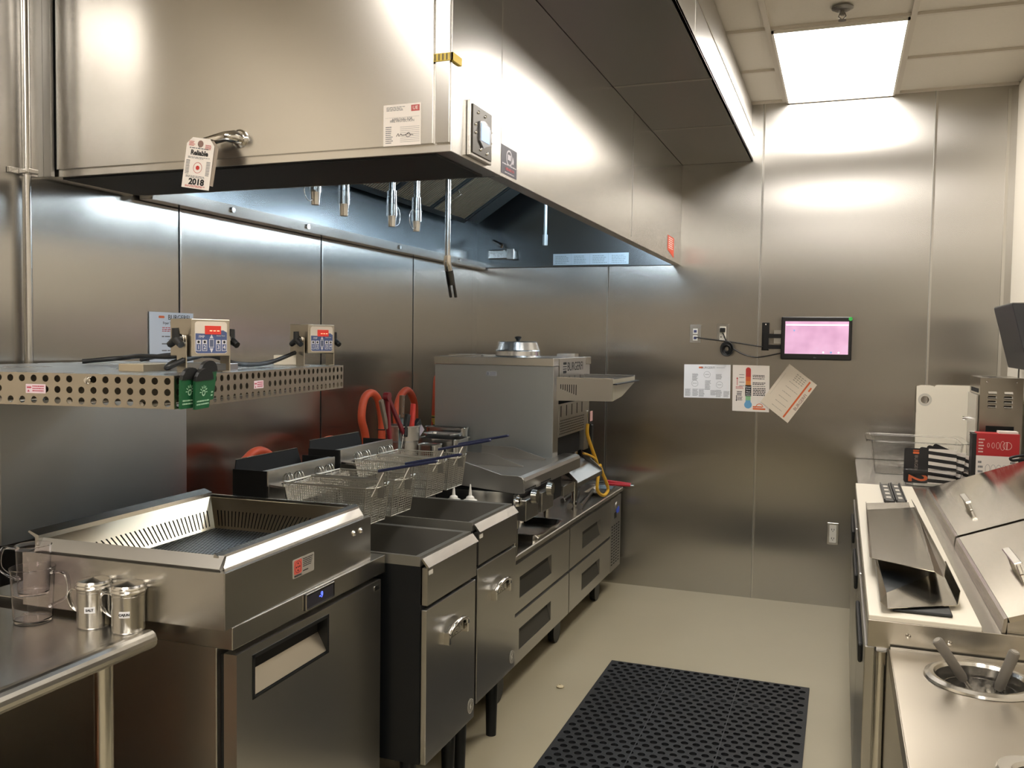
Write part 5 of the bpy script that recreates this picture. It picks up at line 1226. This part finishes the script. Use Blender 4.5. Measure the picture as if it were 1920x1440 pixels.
for k in range(6): pl.lines(mb, w*.30, h_*(.1+.12*k), w*.72, h_*(.13+.12*k), 1, h=.0012, fill=.4)
for k in range(4):
    for j in range(4): pl.rect(mb, w*(.36+.09*k), h_*(.78+.045*j), w*(.42+.09*k), h_*(.80+.045*j), .0009, .0012)
mb.go('small_print', mat('pale_grey_ink', 'b3a998', .7), t)
u2, v2 = -pl.v, pl.u
pt2 = Pl(pl.p(w*.925, h_*.50, .0009), u2*-1, v2*-1)
text('BURGERFI', .026, pt2, 0, 0, mat('print_mauve', '8a5c58', .6), t, h=.0004)
mb = MB(); pl.rrect(mb, w*.90, h_*.78, w*.95, h_*.88, .004, .0009, .0013); mb.go('logo', ORI, t)

# ================================================================ RIGHT: prep table
PT = thing('sandwich_prep_table', 'stainless refrigerated prep table with hinged lids and a white board along the right wall', 'prep table', (.45, 3.3, 0))
X0, X1, Y0_, Y1_, ZP = .078, XR-.01, 2.25, 4.43, .905
PM = steel('prep_steel', 'bbb5aa', .26, .3, False)
MB().box(X0+.02, X1, Y0_+.006, Y1_, .12, .855).go('cabinet', EQ, PT)
MB().box(X0, X1, Y0_, Y0_+.005, .838, .902).go('end_panel', PM, PT, bevel=.001)
MB().box(X0, X0+.02, Y0_+.0055, Y1_, .845, .888).go('front_rail', PM, PT, bevel=.002)
for x in (.166, .254): MB().lathe([(.006, 0), (.005, .003), (0, .004)], (x, Y0_, .873 if x < .2 else .868), 12, axis=(0, -1, 0)).go('screw', CHROME, PT)
MB().box(.322, X1, Y0_+.001, Y1_, .895, ZP-.004).go('deck', PM, PT, bevel=.001)
# lids (two sloped hinged covers)
LM = steel('lid_steel', 'c4bdb0', .13, .15, False, wave=(1.3, .004))
sl = math.radians(21)
for (ya, yb) in ((2.262, 3.165), (3.195, 4.235)):
    xa, za = .372, .938; Lh = (X1-xa-.02)/math.cos(sl)
    d = Vector((math.cos(sl), 0, math.sin(sl))); n_ = Vector((-math.sin(sl), 0, math.cos(sl)))
    a = Vector((xa, ya, za)); b = a+d*Lh
    lid = MB(); q = [a, b, b+Vector((0, yb-ya, 0)), a+Vector((0, yb-ya, 0))]
    lid.add([p for p in q]+[p-n_*.012 for p in q], [(0, 1, 2, 3), (7, 6, 5, 4), (0, 4, 5, 1), (1, 5, 6, 2), (2, 6, 7, 3), (3, 7, 4, 0)])
    lo = lid.go('lid', LM, PT)
    MB().prism([(xa-.001, za-.012), (xa-.001, za+.0), (xa-.008, za-.004), (xa-.012, .902), (xa-.004, .902)], 1, ya, yb).go('lid_edge', PM, lo)
    px, py, e = (1868, 1062, .0) if ya < 3 else (1782, 948, 0)
    t_ = .085; hy = (ya+yb)/2-.13 if ya < 3 else (ya+yb)/2-.18
    c = a+d*t_+Vector((0, hy-ya, 0))
    hd = MB(); hd.bar(c+n_*.001, c+n_*.030, .010, .014, up=(0, 1, 0)); c2 = c+Vector((0, .16, 0)); hd.bar(c2+n_*.001, c2+n_*.030, .010, .014, up=(0, 1, 0))
    hd.bar(c+n_*.030+Vector((0, -.01, 0)), c2+n_*.030+Vector((0, .01, 0)), .020, .006, up=n_); hd.go('lid_handle', POL, lo, bevel=.002)
    MB().prism([(xa, .902), (xa+.002, .902), (X1-.012, .902), (X1-.012, za-.014+(X1-.012-xa)*math.tan(sl)), (xa, za-.014)], 1, ya+.004, ya+.008).go('lid_side', PM, lo)
    MB().prism([(xa, .902), (X1-.012, .902), (X1-.012, za-.014+(X1-.012-xa)*math.tan(sl)), (xa, za-.014)], 1, yb-.008, yb-.004).go('lid_side', PM, lo)
MB().box(.375, X1-.012, 3.1665, 3.1935, .9021, .925).go('gap_shade', VOID, PT)  # dark strip standing in for the shade between the lids
# doors on the aisle side
yy = Y0_+.012
for k in range(3):
    ya, yb = yy+k*.722, yy+k*.722+.712
    dr = MB().box(X0-.006, X0+.018, ya, yb, .155, .835).go('door', EQ, PT, bevel=.003)
    MB().box(X0-.017, X0-.0062, ya+.12, yb-.18, .75, .80).go('door_handle', BLACK, dr, bevel=.006)
for x, y in ((X0+.06, Y0_+.08), (X0+.06, Y1_-.08), (X1-.06, Y0_+.08), (X1-.06, Y1_-.08)):
    MB().cyl((x-.014, y, .05), (x+.014, y, .05), .05, n=20).go('caster_wheel', BLACK, PT); MB().box(x-.025, x+.025, y-.03, y+.03, .1, .121).go('caster_plate', SATIN, PT)
# corner post seen below the end panel
MB().tube([(.108, Y0_-.004, .13), (.108, Y0_-.004, .832)], .014, 16).go('corner_post', POL, PT)
# cutting board
t = thing('cutting_board', 'long white plastic cutting board along the front of the prep table', 'cutting board', (.2, 3.3, ZP), 'white plastic cutting boards')
MB().box(.079, .320, Y0_+.006, 4.415, .8885, .912).go('board', BOARD, t, bevel=.002)
bo = .9126
# shaped steel holders lying on the board
def holder(P4, label, lift=.0):
    """sheet folded with raised flanges: P4 = near-left, near-right, far-right, far-left pixel corners resting at given heights"""
    t = thing('fry_ramp', label, 'ramp', P4[0], 'folded steel ramps on the cutting board')
    return t
RM = steel('ramp_steel', 'b8b2a6', .16, 0)
# upper ramp (wedge propped on the lower one)
def xyz(px, py, z): return at(2, z, px, py)
t = thing('paper_slide', 'folded steel tray on the cutting board nearer the black trays, tilted on the other one', 'steel tray', xyz(1700, 1010, bo), 'folded steel trays on the cutting board')
A, B, C_, D = xyz(1635, 1047, .965), xyz(1752, 1072, .975), xyz(1707, 952, .925), xyz(1626, 956, .925)
m_ = MB(); m_.face([A, B, C_, D]); m_.go('sheet', RM, t, solid=.0015)
m_ = MB(); m_.face([D, C_, C_+Vector((0, .10, .004)), D+Vector((0, .13, .004))]); m_.go('end_fold', RM, t, solid=.0015)
fo = Vector((.0, 0, .030))
m_ = MB(); m_.face([B, B+Vector((.022, .0, -.012)), C_+Vector((.020, .0, .004)), C_]); m_.face([B+Vector((.022, 0, -.012)), B+Vector((.026, 0, .020)), C_+Vector((.012, .13, .012)), C_+Vector((.020, 0, .004))]); m_.go('side_flange', RM, t, solid=.0015)
m_ = MB(); m_.face([A, D, D+Vector((-.004, .05, .022)), A+Vector((-.006, 0, .004))]); m_.go('side_flange', RM, t, solid=.0015)
t = thing('paper_slide', 'folded steel tray at the near end of the cutting board, over the black tray', 'steel tray', xyz(1700, 1100, bo), 'folded steel trays on the cutting board')
A, B, C_, D = xyz(1664, 1141, .925), xyz(1796, 1135, .925), xyz(1760, 1068, .935), xyz(1645, 1055, .935)
C2 = xyz(1752, 1076, .935)
m_ = MB(); m_.face([A, B, xyz(1766, 1070, .935), xyz(1662, 1112, .93)]); m_.go('sheet', RM, t, solid=.0015)
m_ = MB(); m_.face([xyz(1662, 1112, .93), xyz(1766, 1070, .935), D+Vector((.12, .12, 0)), D+Vector((.0, .12, 0))]); m_.go('rear_panel', mat('ramp_dark', '3d4246', .25, .9), t, solid=.0015)
m_ = MB(); m_.face([A, xyz(1662, 1112, .93), D, D+Vector((-.008, 0, .02)), A+Vector((-.016, 0, .016))]); m_.go('side_flange', RM, t, solid=.0015)
m_ = MB(); m_.face([B, B+Vector((.008, .03, .028)), xyz(1766, 1070, .935)+Vector((.008, 0, .028)), xyz(1766, 1070, .935)]); m_.go('side_flange', RM, t, solid=.0015)
a, b = xyz(1690, 1150, bo), xyz(1783, 1150, bo)
t = MB().box(a.x-.02, b.x, a.y+.005, a.y+.16, bo+.0004, bo+.008).go('black_tray', BLACK, None, bevel=.003)
tag(t, 'flat black tray beneath the nearer folded steel tray on the cutting board', 'tray')
# two black slotted number tiles
for k, lab in enumerate(('black slotted rack on the cutting board, left of the pair', 'black slotted rack on the cutting board, right of the pair')):
    q = [xyz(*p, bo) for p in (((1657, 943), (1675, 944), (1668, 912), (1651, 912)), ((1680, 945), (1698, 944), (1686, 913), (1671, 912)))[k]]
    t = thing('slotted_rack', lab, 'rack', q[0], 'black slotted racks on the cutting board')
    x0, x1 = (q[0].x+q[3].x)/2, (q[1].x+q[2].x)/2; ya, yb = q[0].y, q[3].y
    m_ = MB(); m_.box(x0, x1, ya, yb, bo+.0005, bo+.012); m_.go('base', mat('rack_black', '2b2a28', .35), t, bevel=.002)
    m_ = MB(); m_.box(x0-.002, x0+.003, ya-.004, yb, bo+.004, bo+.018).box(x1-.003, x1+.002, ya-.004, yb, bo+.004, bo+.018); m_.go('rail', BLACK, t)
    m_ = MB(); n = 5
    for j in range(4): yj = ya+(yb-ya)*(.12+.22*j); m_.box(x0+.010, x1-.010, yj, yj+.045, bo+.012, bo+.0135)
    m_.go('insert', mat('insert_light', 'c9c4ba', .4), t)
# far worktop on the right
FW = thing('corner_worktop', 'stainless worktop filling the right corner beyond the prep table', 'table', (.45, 5, 0))
FZ = .892
MB().loft([((.092+X1)/2, 5.0, FZ-.03, (X1-.092)/2, .545, .03), ((.092+X1)/2, 5.0, FZ, (X1-.092)/2, .545, .03)], True, True).go('table_top', TOPS, FW)
for x, y in ((.14, 4.52), (.14, 5.48), (.8, 4.52), (.8, 5.48)): MB().cyl((x, y, 0), (x, y, FZ-.03), .02, n=14).go('leg', POL, FW)
MB().box(.13, .82, 4.5, 5.5, .25, .265).go('under_shelf', EQD, FW)
# clear tubs
def tub(x, y, hx, hy, z, H, label, rim=.016):
    t = thing('clear_food_pan', label, 'food pan', (x, y, z), 'clear plastic food pans in the far corner')
    MB().loft([(x, y, z, hx*.86, hy*.86, .04), (x, y, z+H-.004, hx*.95, hy*.95, .045), (x, y, z+H, hx, hy, .05), (x, y, z+H+.003, hx+rim, hy+rim, .055), (x, y, z+H-.006, hx+rim, hy+rim, .055)], True).go('tub', CLEAR, t, solid=.0025)
    return t
tub(.375, 5.12, .225, .20, FZ+.001, .170, 'large clear plastic food pan in the corner in front of the white board')
tub(.42, 4.66, .135, .09, FZ+.001, .080, 'small clear plastic food pan holding the striped fry cartons')
# white cutting board leaning on back wall
a0, a1 = bw(1722, 835), bw(1825, 728)
t = thing('cutting_board', 'white cutting board leaning upright against the end wall', 'cutting board', (.55, 5.5, FZ), 'white plastic cutting boards')
xa, xb = .405, .74
pts = []
zb_, zt_ = FZ+.001, 1.335
R = .03
o = Pl((xa, 5.505, zb_), (1, 0, 0), (0, .10, 1)); w, h_ = xb-xa, (zt_-zb_)
mb = MB()
# outline with a hanging hole near the top left corner
hc = (.045, h_-.085); hr = .022; N = 24
outl = []
for k in range(N):
    a_ = 2*PI*k/N; dx, dy = math.cos(a_), math.sin(a_)
    outl.append((hc[0]+dx*hr, hc[1]+dy*hr))
bx0, bx1, by0, by1 = 0.001, hc[0]*2, h_-.16, h_-.002
sq_ = []
for k in range(N):
    a_ = 2*PI*k/N; dx, dy = math.cos(a_), math.sin(a_); tt = min(((bx1-hc[0]) if dx > 0 else (hc[0]-bx0))/max(abs(dx), 1e-6), ((by1-hc[1]) if dy > 0 else (hc[1]-by0))/max(abs(dy), 1e-6)); sq_.append((hc[0]+dx*tt, hc[1]+dy*tt))
for h0, rev in ((0, True), (.012, False)):
    for k in range(N):
        j = (k+1) % N; f = [o.p(*outl[k], h0), o.p(*sq_[k], h0), o.p(*sq_[j], h0), o.p(*outl[j], h0)]
        mb.face(f[::-1] if rev else f)
for k in range(N):
    j = (k+1) % N; mb.face([o.p(*outl[k], 0), o.p(*outl[j], 0), o.p(*outl[j], .012), o.p(*outl[k], .012)][::-1])
o.rrect(mb, bx1-.001, 0, w, h_, .02, 0, .012); o.rect(mb, 0, 0, bx1, by0+.002, 0, .012)
mb.go('board', BOARD, t)
mb = MB(); o.ring(mb, hc[0], hc[1], .036, .012, .0125); mb.go('hanging_ring', mat('ring_grey', 'b9b4a8', .4), t)
# striped cartons, standing in the small tub
def carton(x, y, z, w, h_, ang, lab, two=False):
    t = thing('fry_carton', lab, 'carton', (x, y, z), 'flat fry cartons in the small clear pan')
    M = Matrix.Translation((x, y, z)) @ Matrix.Rotation(ang, 4, 'Y')
    u = M.to_3x3() @ Vector((1, 0, 0)); v = M.to_3x3() @ Vector((0, 0, 1)); pl = Pl((x, y, z), u, v)
    bw_ = w*.47
    mb = MB(); pl.rrect(mb, 0, 0, bw_, h_, .012, -.003, 0); cb = mb.go('black_panel', mat('carton_black', '1d1b1d', .5), t)
    mb = MB(); pl.rect(mb, bw_, 0, w, h_, -.003, 0); mb.go('striped_panel', PAPERW, t)
    mb = MB(); n = 5
    for k in range(n): z_ = h_*(k+.1)/n; pl.poly(mb, [(bw_, z_+.004), (w, z_-.008 if z_ > .01 else z_), (w, max(z_-.008, z_*.5)+h_/n*.5), (bw_, z_+.004+h_/n*.5)], 0, .0008)
    mb.go('stripes', mat('carton_black', '1d1b1d', .5), t)
    if two:
        lp = Pl(pl.p(bw_*.5, h_*.58, 0), -v, u)
        text('BURGER', .020, lp, .0, 0, mat('carton_grey', '8c8078', .5), cb, h=.0008)
        lp2 = Pl(pl.p(bw_*.5, h_*.14, 0), v, -u) ; lp2 = Pl(pl.p(bw_*.55, h_*.14, 0), -v, u)
        text('2', .115, lp2, 0, 0, ORI, cb, h=.0008, sx=.6, bold=.002)
        mb = MB(); pl.rrect(mb, bw_*.36, h_*.84, bw_*.62, h_*.90, .004, 0, .0008); pl.rrect(mb, bw_*.36, h_*.92, bw_*.62, h_*.95, .003, 0, .0008); mb.go('logo', ORI, cb)
    return t
p = at(1, 4.60, 1693, 922)
carton(.293, 4.60, FZ+.012, .225, .165, 0, 'black and striped fry carton with an orange numeral, frontmost in the small clear pan', True)
carton(.345, 4.63, FZ+.018, .20, .165, math.radians(6), 'striped fry carton second in the fan, tucked behind the numbered one')
carton(.36, 4.66, FZ+.035, .21, .16, math.radians(14), 'striped fry carton third in the fan, tilted to the right')
carton(.37, 4.69, FZ+.06, .22, .15, math.radians(24), 'striped fry carton rearmost in the fan, tilted the most')
# red and white box
p0, p1 = at(1, 4.52, 1828, 905), at(1, 4.52, 1908, 815)
t = thing('glove_box', 'red and white printed cardboard box behind the prep table lids', 'box', (p0.x, 4.53, FZ))
xb0, xb1, zb0, zb1 = p0.x, p1.x+.01, FZ+.0006, p1.z
MB().box(xb0, xb1, 4.52, 4.60, zb0, zb0+(zb1-zb0)*.62).go('white_lower', PAPERW, t)
MB().box(xb0, xb1, 4.52, 4.60, zb0+(zb1-zb0)*.6201, zb1).go('red_upper', mat('box_red', 'b5262a', .5), t, bevel=.001)
MB().box(xb0-.018, xb0-.0005, 4.518, 4.602, zb0, zb1-.004).go('black_end', mat('box_black', '1c1a1a', .5), t)
pl = Pl((xb0, 4.52, zb0), (1, 0, 0), (0, 0, 1)); w, h_ = xb1-xb0, zb1-zb0
mb = MB(); pk = mat('box_print', 'e8c8c0', .5)
for k, r_ in enumerate((.008, .010, .012, .016)): pl.ring(mb, w*(.28+.11*k), h_*.80, r_*.6, .0015, .0008, ry=r_*1.3)
pl.ring(mb, w*.72, h_*.80, .018, .0018, .0008); pl.rect(mb, w*.70, h_*.74, w*.72, h_*.86, 0, .0008); pl.lines(mb, w*.05, h_*.66, w*.2, h_*.92, 5, h=.0008); mb.go('print', pk, t)
mb = MB()
for k in range(4): pl.ring(mb, w*(.28+.13*k), h_*.40, .010, .0012, .0008, ry=.02)
pl.lines(mb, w*.05, h_*.15, w*.17, h_*.55, 5, h=.0008); pl.lines(mb, w*.8, h_*.15, w*.95, h_*.55, 6, h=.0008); mb.go('grey_print', GREY, t)
mb = MB(); mb.box(xb0+.09, xb1-.005, 4.53, 4.59, zb1+.0003, zb1+.010); mb.go('paper_stack', PAPERW, t)
# countertop steel unit
p = at(1, 4.78, 1833, 712)
UX0, UX1, UY0, UY1, UZ = .628, .812, 4.78, 5.14, 1.405
t = thing('countertop_steamer', 'tall narrow stainless countertop unit with louvres in the right corner', 'countertop unit', (.72, 4.95, FZ))
MB().box(UX0, UX1, UY0, UY1, FZ+.022, UZ).go('housing', steel('unit_steel', '9c958a', .25, .2, False), t, bevel=.002)
for x in (UX0+.03, UX1-.03):
    for y in (UY0+.03, UY1-.03): MB().cyl((x, y, FZ), (x, y, FZ+.024), .012, n=12).go('foot', BLACK, t)
for i in range(2):
    for j in range(4):
        x = UX0+.035+.068*i; z = UZ-.065-.022*j
        lo = MB(); lo.add([(x, UY0-.0005, z), (x+.036, UY0-.0005, z), (x+.036, UY0-.010, z-.010), (x, UY0-.010, z-.010), (x, UY0-.0005, z-.003), (x+.036, UY0-.0005, z-.003)], [(0, 3, 2, 1), (0, 4, 3), (1, 2, 5)])
        lo.go('louvre', SATIN, t)
        MB().box(x+.001, x+.035, UY0-.0012, UY0-.0006, z-.013, z-.003).go('louvre_gap', VOID, t)
MB().box(UX0+.03, UX1-.035, UY0-.0014, UY0-.0005, 1.13, 1.175).go('opening', VOID, t)
for x in (UX0+.028, UX1-.03): MB().lathe([(.005, 0), (.004, .002), (0, .003)], (x, UY0, UZ-.02), 10, axis=(0, -1, 0)).go('screw', CHROME, t)
MB().box(UX0-.0015, UX0-.0003, UY0+.05, UY1-.06, UZ-.075, UZ-.055).go('side_slot', VOID, t)
MB().box(UX0+.04, UX0+.10, UY0+.05, UY0+.08, UZ+.0002, UZ+.0012).box(UX0+.03, UX0+.09, UY0+.16, UY0+.19, UZ+.0002, UZ+.0012).go('top_slot', VOID, t)
dm = mat('door_glass', 'c9c2b4', .2, trans=.3)
MB().box(UX0-.010, UX0-.0018, UY0+.03, UY1-.02, FZ+.06, UZ-.085).go('glass_door', dm, t, bevel=.001)
for y, z in ((5.10, 1.185), (UY0+.04, 1.135)): MB().cyl((UX0-.010, y, z), (UX0-.035, y, z), .010, n=14).go('door_stud', CHROME, t)
# dark screen and its wiring at the right edge
t = thing('order_monitor', 'dark wedge shaped back of a monitor on the right wall, cut by the frame', 'monitor', (.80, 4.3, 1.6))
a, b, c_ = at(1, 4.3, 1886, 572), at(1, 4.3, 1920, 690), at(1, 4.3, 1913, 692)
MB().prism([(a.x, a.z), (a.x+.002, a.z-.012), (c_.x+.004, c_.z), (XR-.012, c_.z-.02), (XR-.012, a.z)], 1, 4.15, 4.62).go('housing', mat('monitor_shell', '3a3b40', .4), t, bevel=.003)
MB().box(a.x+.001, XR-.012, 4.152, 4.618, a.z+.0005, a.z+.004).go('top_rim', mat('rim_grey', '8b8a86', .4), t)
MB().box(XR-.011, XR-.0005, 4.3, 4.45, 1.52, 1.66).go('wall_mount', DARKM, t)
Q = lambda *p: [at(0, XR-.02, *q) for q in p]
t = thing('cable_loop', 'looped grey cable on the white wall below the monitor', 'cable', (XR-.02, 4.9, 1.5))
P = [Vector((XR-.02, 5.1+.0, 1.36)), Vector((XR-.02, 5.1, 1.44)), Vector((XR-.02, 5.06, 1.50)), Vector((XR-.025, 5.12, 1.55)), Vector((XR-.02, 5.2, 1.52)), Vector((XR-.02, 5.14, 1.46)), Vector((XR-.02, 5.02, 1.46)), Vector((XR-.02, 4.9, 1.52)), Vector((XR-.02, 4.6, 1.56))]
MB().tube(spline(P, 7), .004, 8).go('cable', mat('cable_grey', '55524c', .5), t)
# dark item right of box (black clip / handle)
p = at(1, 4.42, 1905, 858)
t = thing('black_clip', 'black plastic clip on the right behind the raised lid corner', 'clip', p)
m_ = MB(); m_.tube(spline([p+Vector((0.03, 0, .012)), p+Vector((-.004, 0, .004)), p+Vector((-.022, 0, -.004)), p+Vector((-.012, 0, -.014)), p+Vector((.02, 0, -.008)), p+Vector((.05, 0, -.012))], 5), .006, 8); m_.go('frame', BLACK, t)
m_ = MB(); m_.box(p.x+.01, p.x+.07, p.y-.01, p.y+.01, 1.075 if 0 else p.z-.05, p.z-.012); m_.go('body', DARKM, t, bevel=.004)

# ================================================================ NEAR RIGHT COUNTER
NZ = .84
NC = thing('cold_well_counter', 'lower stainless counter with a round inset well at the right bottom corner', 'counter', (.5, 1.5, 0))
NM = steel('near_counter_steel', 'b9b1a3', .30, 0, smudge=.10, wave=(2.2, .008))
wc = at(2, NZ, 1838, 1277); wr = .095
yN0, yN1, xN0 = .55, Y0_-.012, .128
# top with a round hole
mb = MB(); N = 48
cx_, cy_ = wc.x, wc.y
ins = [(cx_+wr*math.cos(2*PI*k/N), cy_+wr*math.sin(2*PI*k/N)) for k in range(N)]
hs = .125; y_hi = min(cy_+hs, yN1-.002)
def sqp(k):
    a_ = 2*PI*k/N; dx, dy = math.cos(a_), math.sin(a_)
    tx = hs/max(abs(dx), 1e-6); tx = min(tx, (cx_-xN0-.002)/max(-dx, 1e-6) if dx < 0 else 9)
    ty = ((y_hi-cy_) if dy > 0 else hs)/max(abs(dy), 1e-6); tt = min(tx, ty); return (cx_+dx*tt, cy_+dy*tt)
outs = [sqp(k) for k in range(N)]
for k in range(N):
    j = (k+1) % N; mb.face([(*ins[k], NZ), (*outs[k], NZ), (*outs[j], NZ), (*ins[j], NZ)])
xl = min(o_[0] for o_ in outs); xh = max(o_[0] for o_ in outs); yl = min(o_[1] for o_ in outs); yh = max(o_[1] for o_ in outs)
for q in ((xN0, xl, yl, yh), (xh, X1, yl, yh), (xN0, X1, yN0, yl), (xN0, X1, yh, yN1)):
    mb.face([(q[0], q[2], NZ), (q[1], q[2], NZ), (q[1], q[3], NZ), (q[0], q[3], NZ)])
# corners between the octagon of rays and the rectangle
import itertools
for sx, sy in itertools.product((xl, xh), (yl, yh)):
    ks = sorted(range(N), key=lambda k: (outs[k][0]-sx)**2+(outs[k][1]-sy)**2)[:2]
    mb.face([(*outs[ks[0]], NZ), (sx, sy, NZ), (*outs[ks[1]], NZ)])
top = mb.go('counter_top', NM, NC)
MB().box(xN0-.003, xN0, yN0, yN1, NZ-.04, NZ-.0).go('edge_flange', NM, NC, bevel=.001)
MB().box(xN0, X1, yN1+.0002, yN1+.003, NZ-.03, NZ+.006).go('rear_lip', SATIN, NC)
MB().box(.23, X1, yN0+.02, yN1-.03, .12, NZ-.20).box(.19, X1, yN0+.02, yN0+.05, NZ-.2, NZ-.002).go('cabinet', mat('counter_dark', '5a5246', .4, .8), NC)
MB().box(.225, .2299, yN0+.05, yN1-.05, .14, NZ-.05).go('door', EQ, NC)
for x, y in ((.26, .7), (.26, 2.1), (.8, .7), (.8, 2.1)): MB().cyl((x, y, 0), (x, y, .12), .02, n=12).go('leg', POL, NC)
wl_ = MB(); wl_.lathe([(wr+.016, .0008), (wr+.014, .006), (wr+.004, .010), (wr-.004, .009), (wr-.008, .002), (wr-.012, -.05), (wr-.014, -.14), (0, -.142)], (cx_, cy_, NZ), 48, caps=False)
well = wl_.go('round_well', POL, NC)
t = thing('cylinder_insert', 'round steel insert with finger holes sitting in the counter well', 'insert', (cx_, cy_, NZ-.14))
m_ = MB(); r_ = wr-.022
nseg, nr = 18, 1
for i in range(nseg):
    a0_, a1_ = 2*PI*i/nseg, 2*PI*(i+1)/nseg
    def cylp(a_, z): return Vector((cx_+r_*math.cos(a_), cy_+r_*math.sin(a_), NZ+z))
    zc_ = -.045; hh_ = .016; K = 8
    cen = (a0_+a1_)/2
    ring_o, ring_i = [], []
    for k in range(K):
        th_ = 2*PI*(k+.5)/K; c1, s1 = math.cos(th_), math.sin(th_); mm = max(abs(c1), abs(s1))
        ring_o.append(cylp(cen+(a1_-a0_)/2*c1/mm, zc_+hh_*s1/mm)); ring_i.append(cylp(cen+(a1_-a0_)*.27*c1, zc_+hh_*.55*s1))
    m_.add(ring_o+ring_i, [(k, (k+1) % K, K+(k+1) % K, K+k) for k in range(K)])
    for (za, zb__) in ((-.135, zc_-hh_), (zc_+hh_, -.018)): m_.face([cylp(a0_, za), cylp(a1_, za), cylp(a1_, zb__), cylp(a0_, zb__)])
m_.go('perforated_sleeve', SATIN, t, solid=.001)
m_ = MB(); m_.lathe([(r_-.002, -.13), (0, -.13)], (cx_, cy_, NZ), 32, caps=False); m_.go('bottom', SATIN, t)
SPH = mat('grey_grip', '6f6a62', .5)
def scoop(top, bot, lab):
    T_ = at(2, NZ+.085, *top); B_ = at(2, NZ+.005, *bot); d = (B_-T_).normalized(); E_ = B_+d*.055
    t = thing('scoop', lab, 'scoop', B_, 'grey handled scoops standing in the well')
    MB().tube([T_-d*.0, T_+d*.004, B_, B_+d*.01], .011, 16, rs=[.0095, .0112, .0105, .008]).go('handle', SPH, t)
    MB().cyl(B_, E_, .004, n=8).go('shaft', CHROME, t)
    MB().lathe([(.019, .0), (.021, .014), (.015, .024), (.0, .028)], E_-Vector((0, 0, .02)), 16, axis=(0, 0, -1), caps=False).go('bowl', CHROME, t, solid=.001)
    MB().lathe([(0.0068, 0), (.0068, .0012)], T_, 16, axis=-d).go('end_cap', mat('grip_light', '8d877c', .5), t)
scoop((1757, 1200), (1803, 1268), 'grey handled scoop leaning to the left in the round well')
scoop((1903, 1222), (1875, 1285), 'grey handled scoop leaning to the right in the round well')
# second inset pan at frame bottom
pA = at(2, NZ, 1852, 1432)
x0_ = pA.x
t = thing('inset_pan', 'oval rimmed steel pan set into the counter at the bottom right corner', 'pan', (x0_+.1, pA.y-.12, NZ))
MB().loft([(x0_+.115, pA.y-.085, NZ+.0006, .105, .125, .05), (x0_+.115, pA.y-.085, NZ+.008, .102, .122, .05), (x0_+.115, pA.y-.085, NZ+.008, .084, .104, .045), (x0_+.115, pA.y-.085, NZ+.002, .080, .10, .045)], True).go('rim', POL, t)
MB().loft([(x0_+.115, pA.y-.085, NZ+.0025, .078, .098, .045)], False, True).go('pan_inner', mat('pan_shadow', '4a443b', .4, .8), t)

# ================================================================ FLOOR MAT and crumb
MT = thing('rubber_floor_mat', 'black rubber drainage mat with round holes on the kitchen floor', 'floor mat', (-.545, 3.4, 0))
mx0, my1 = -1.0, 4.16; mw, ml = .91, 1.5
nu, nv = 20, 38; pu, pv = (mw-.012)/nu, (ml-.012)/nv
mb = MB(); perf(mb, (mx0+.006, my1-ml+.006, .0115), (1, 0, 0), (0, 1, 0), nu, nv, pu, pv, .0152, stagger=True, n=12)
mb.go('mat_surface', RUB, MT, solid=.010, soff=-1)
mb = MB(); mb.box(mx0, mx0+mw, my1-.0065, my1, .0004, .011).box(mx0, mx0+mw, my1-ml, my1-ml+.0065, .0004, .011).box(mx0, mx0+.0065, my1-ml, my1, .0004, .011).box(mx0+mw-.0065, mx0+mw, my1-ml, my1, .0004, .011)
mb.go('border', RUB, MT)
rg = MB(); rg2 = 0
for j in range(nv):
    for i in range(nu - (j % 2)):
        c = Vector((mx0+.006+(i+.5+(.5 if j % 2 else 0))*pu, my1-ml+.006+(j+.5)*pv, .0117)); n = 12; r0, r1 = .0155, .0172
        vs = [c+Vector((r_*math.cos(2*PI*k/n), r_*math.sin(2*PI*k/n), 0)) for r_ in (r0, r1) for k in range(n)]
        rg.add(vs, [(k, n+k, n+(k+1) % n, (k+1) % n) for k in range(n)])
rg.go('hole_lips', mat('rubber_lip', '23262a', .5), MT)
ln = MB()
for k in (1, 2): x = mx0+mw*k/3; ln.box(x-.002, x+.002, my1-ml+.007, my1-.007, .0114, .0121)
for k in (1, 2, 3, 4): y = my1-ml*k/5; ln.box(mx0+.007, mx0+mw-.007, y-.002, y+.002, .0114, .0121)
ln.go('moulded_rib', mat('rubber_lip', '23262a', .5), MT)
MB().box(mx0+.007, mx0+mw-.007, my1-ml+.007, my1-.007, .0004, .0012).go('hole_shade', MATS['dark_cavity'], MT)  # black sheet added below so the holes look shaded
c = at(2, .004, 1050, 1287)
m_ = MB()
random.seed(3)
prof_ = []
m_.lathe([(0, 0), (.016, .001), (.018, .005), (.008, .009), (0, .010)], (c.x, c.y, .0004), 9, caps=False)
for i, v_ in enumerate(m_.v): v_.x += random.uniform(-.003, .003); v_.y += random.uniform(-.003, .003)
tag(m_.go('food_crumb', mat('crumb', 'd8c9a4', .8)), 'small pale crumb lying on the floor left of the rubber mat', 'crumb')
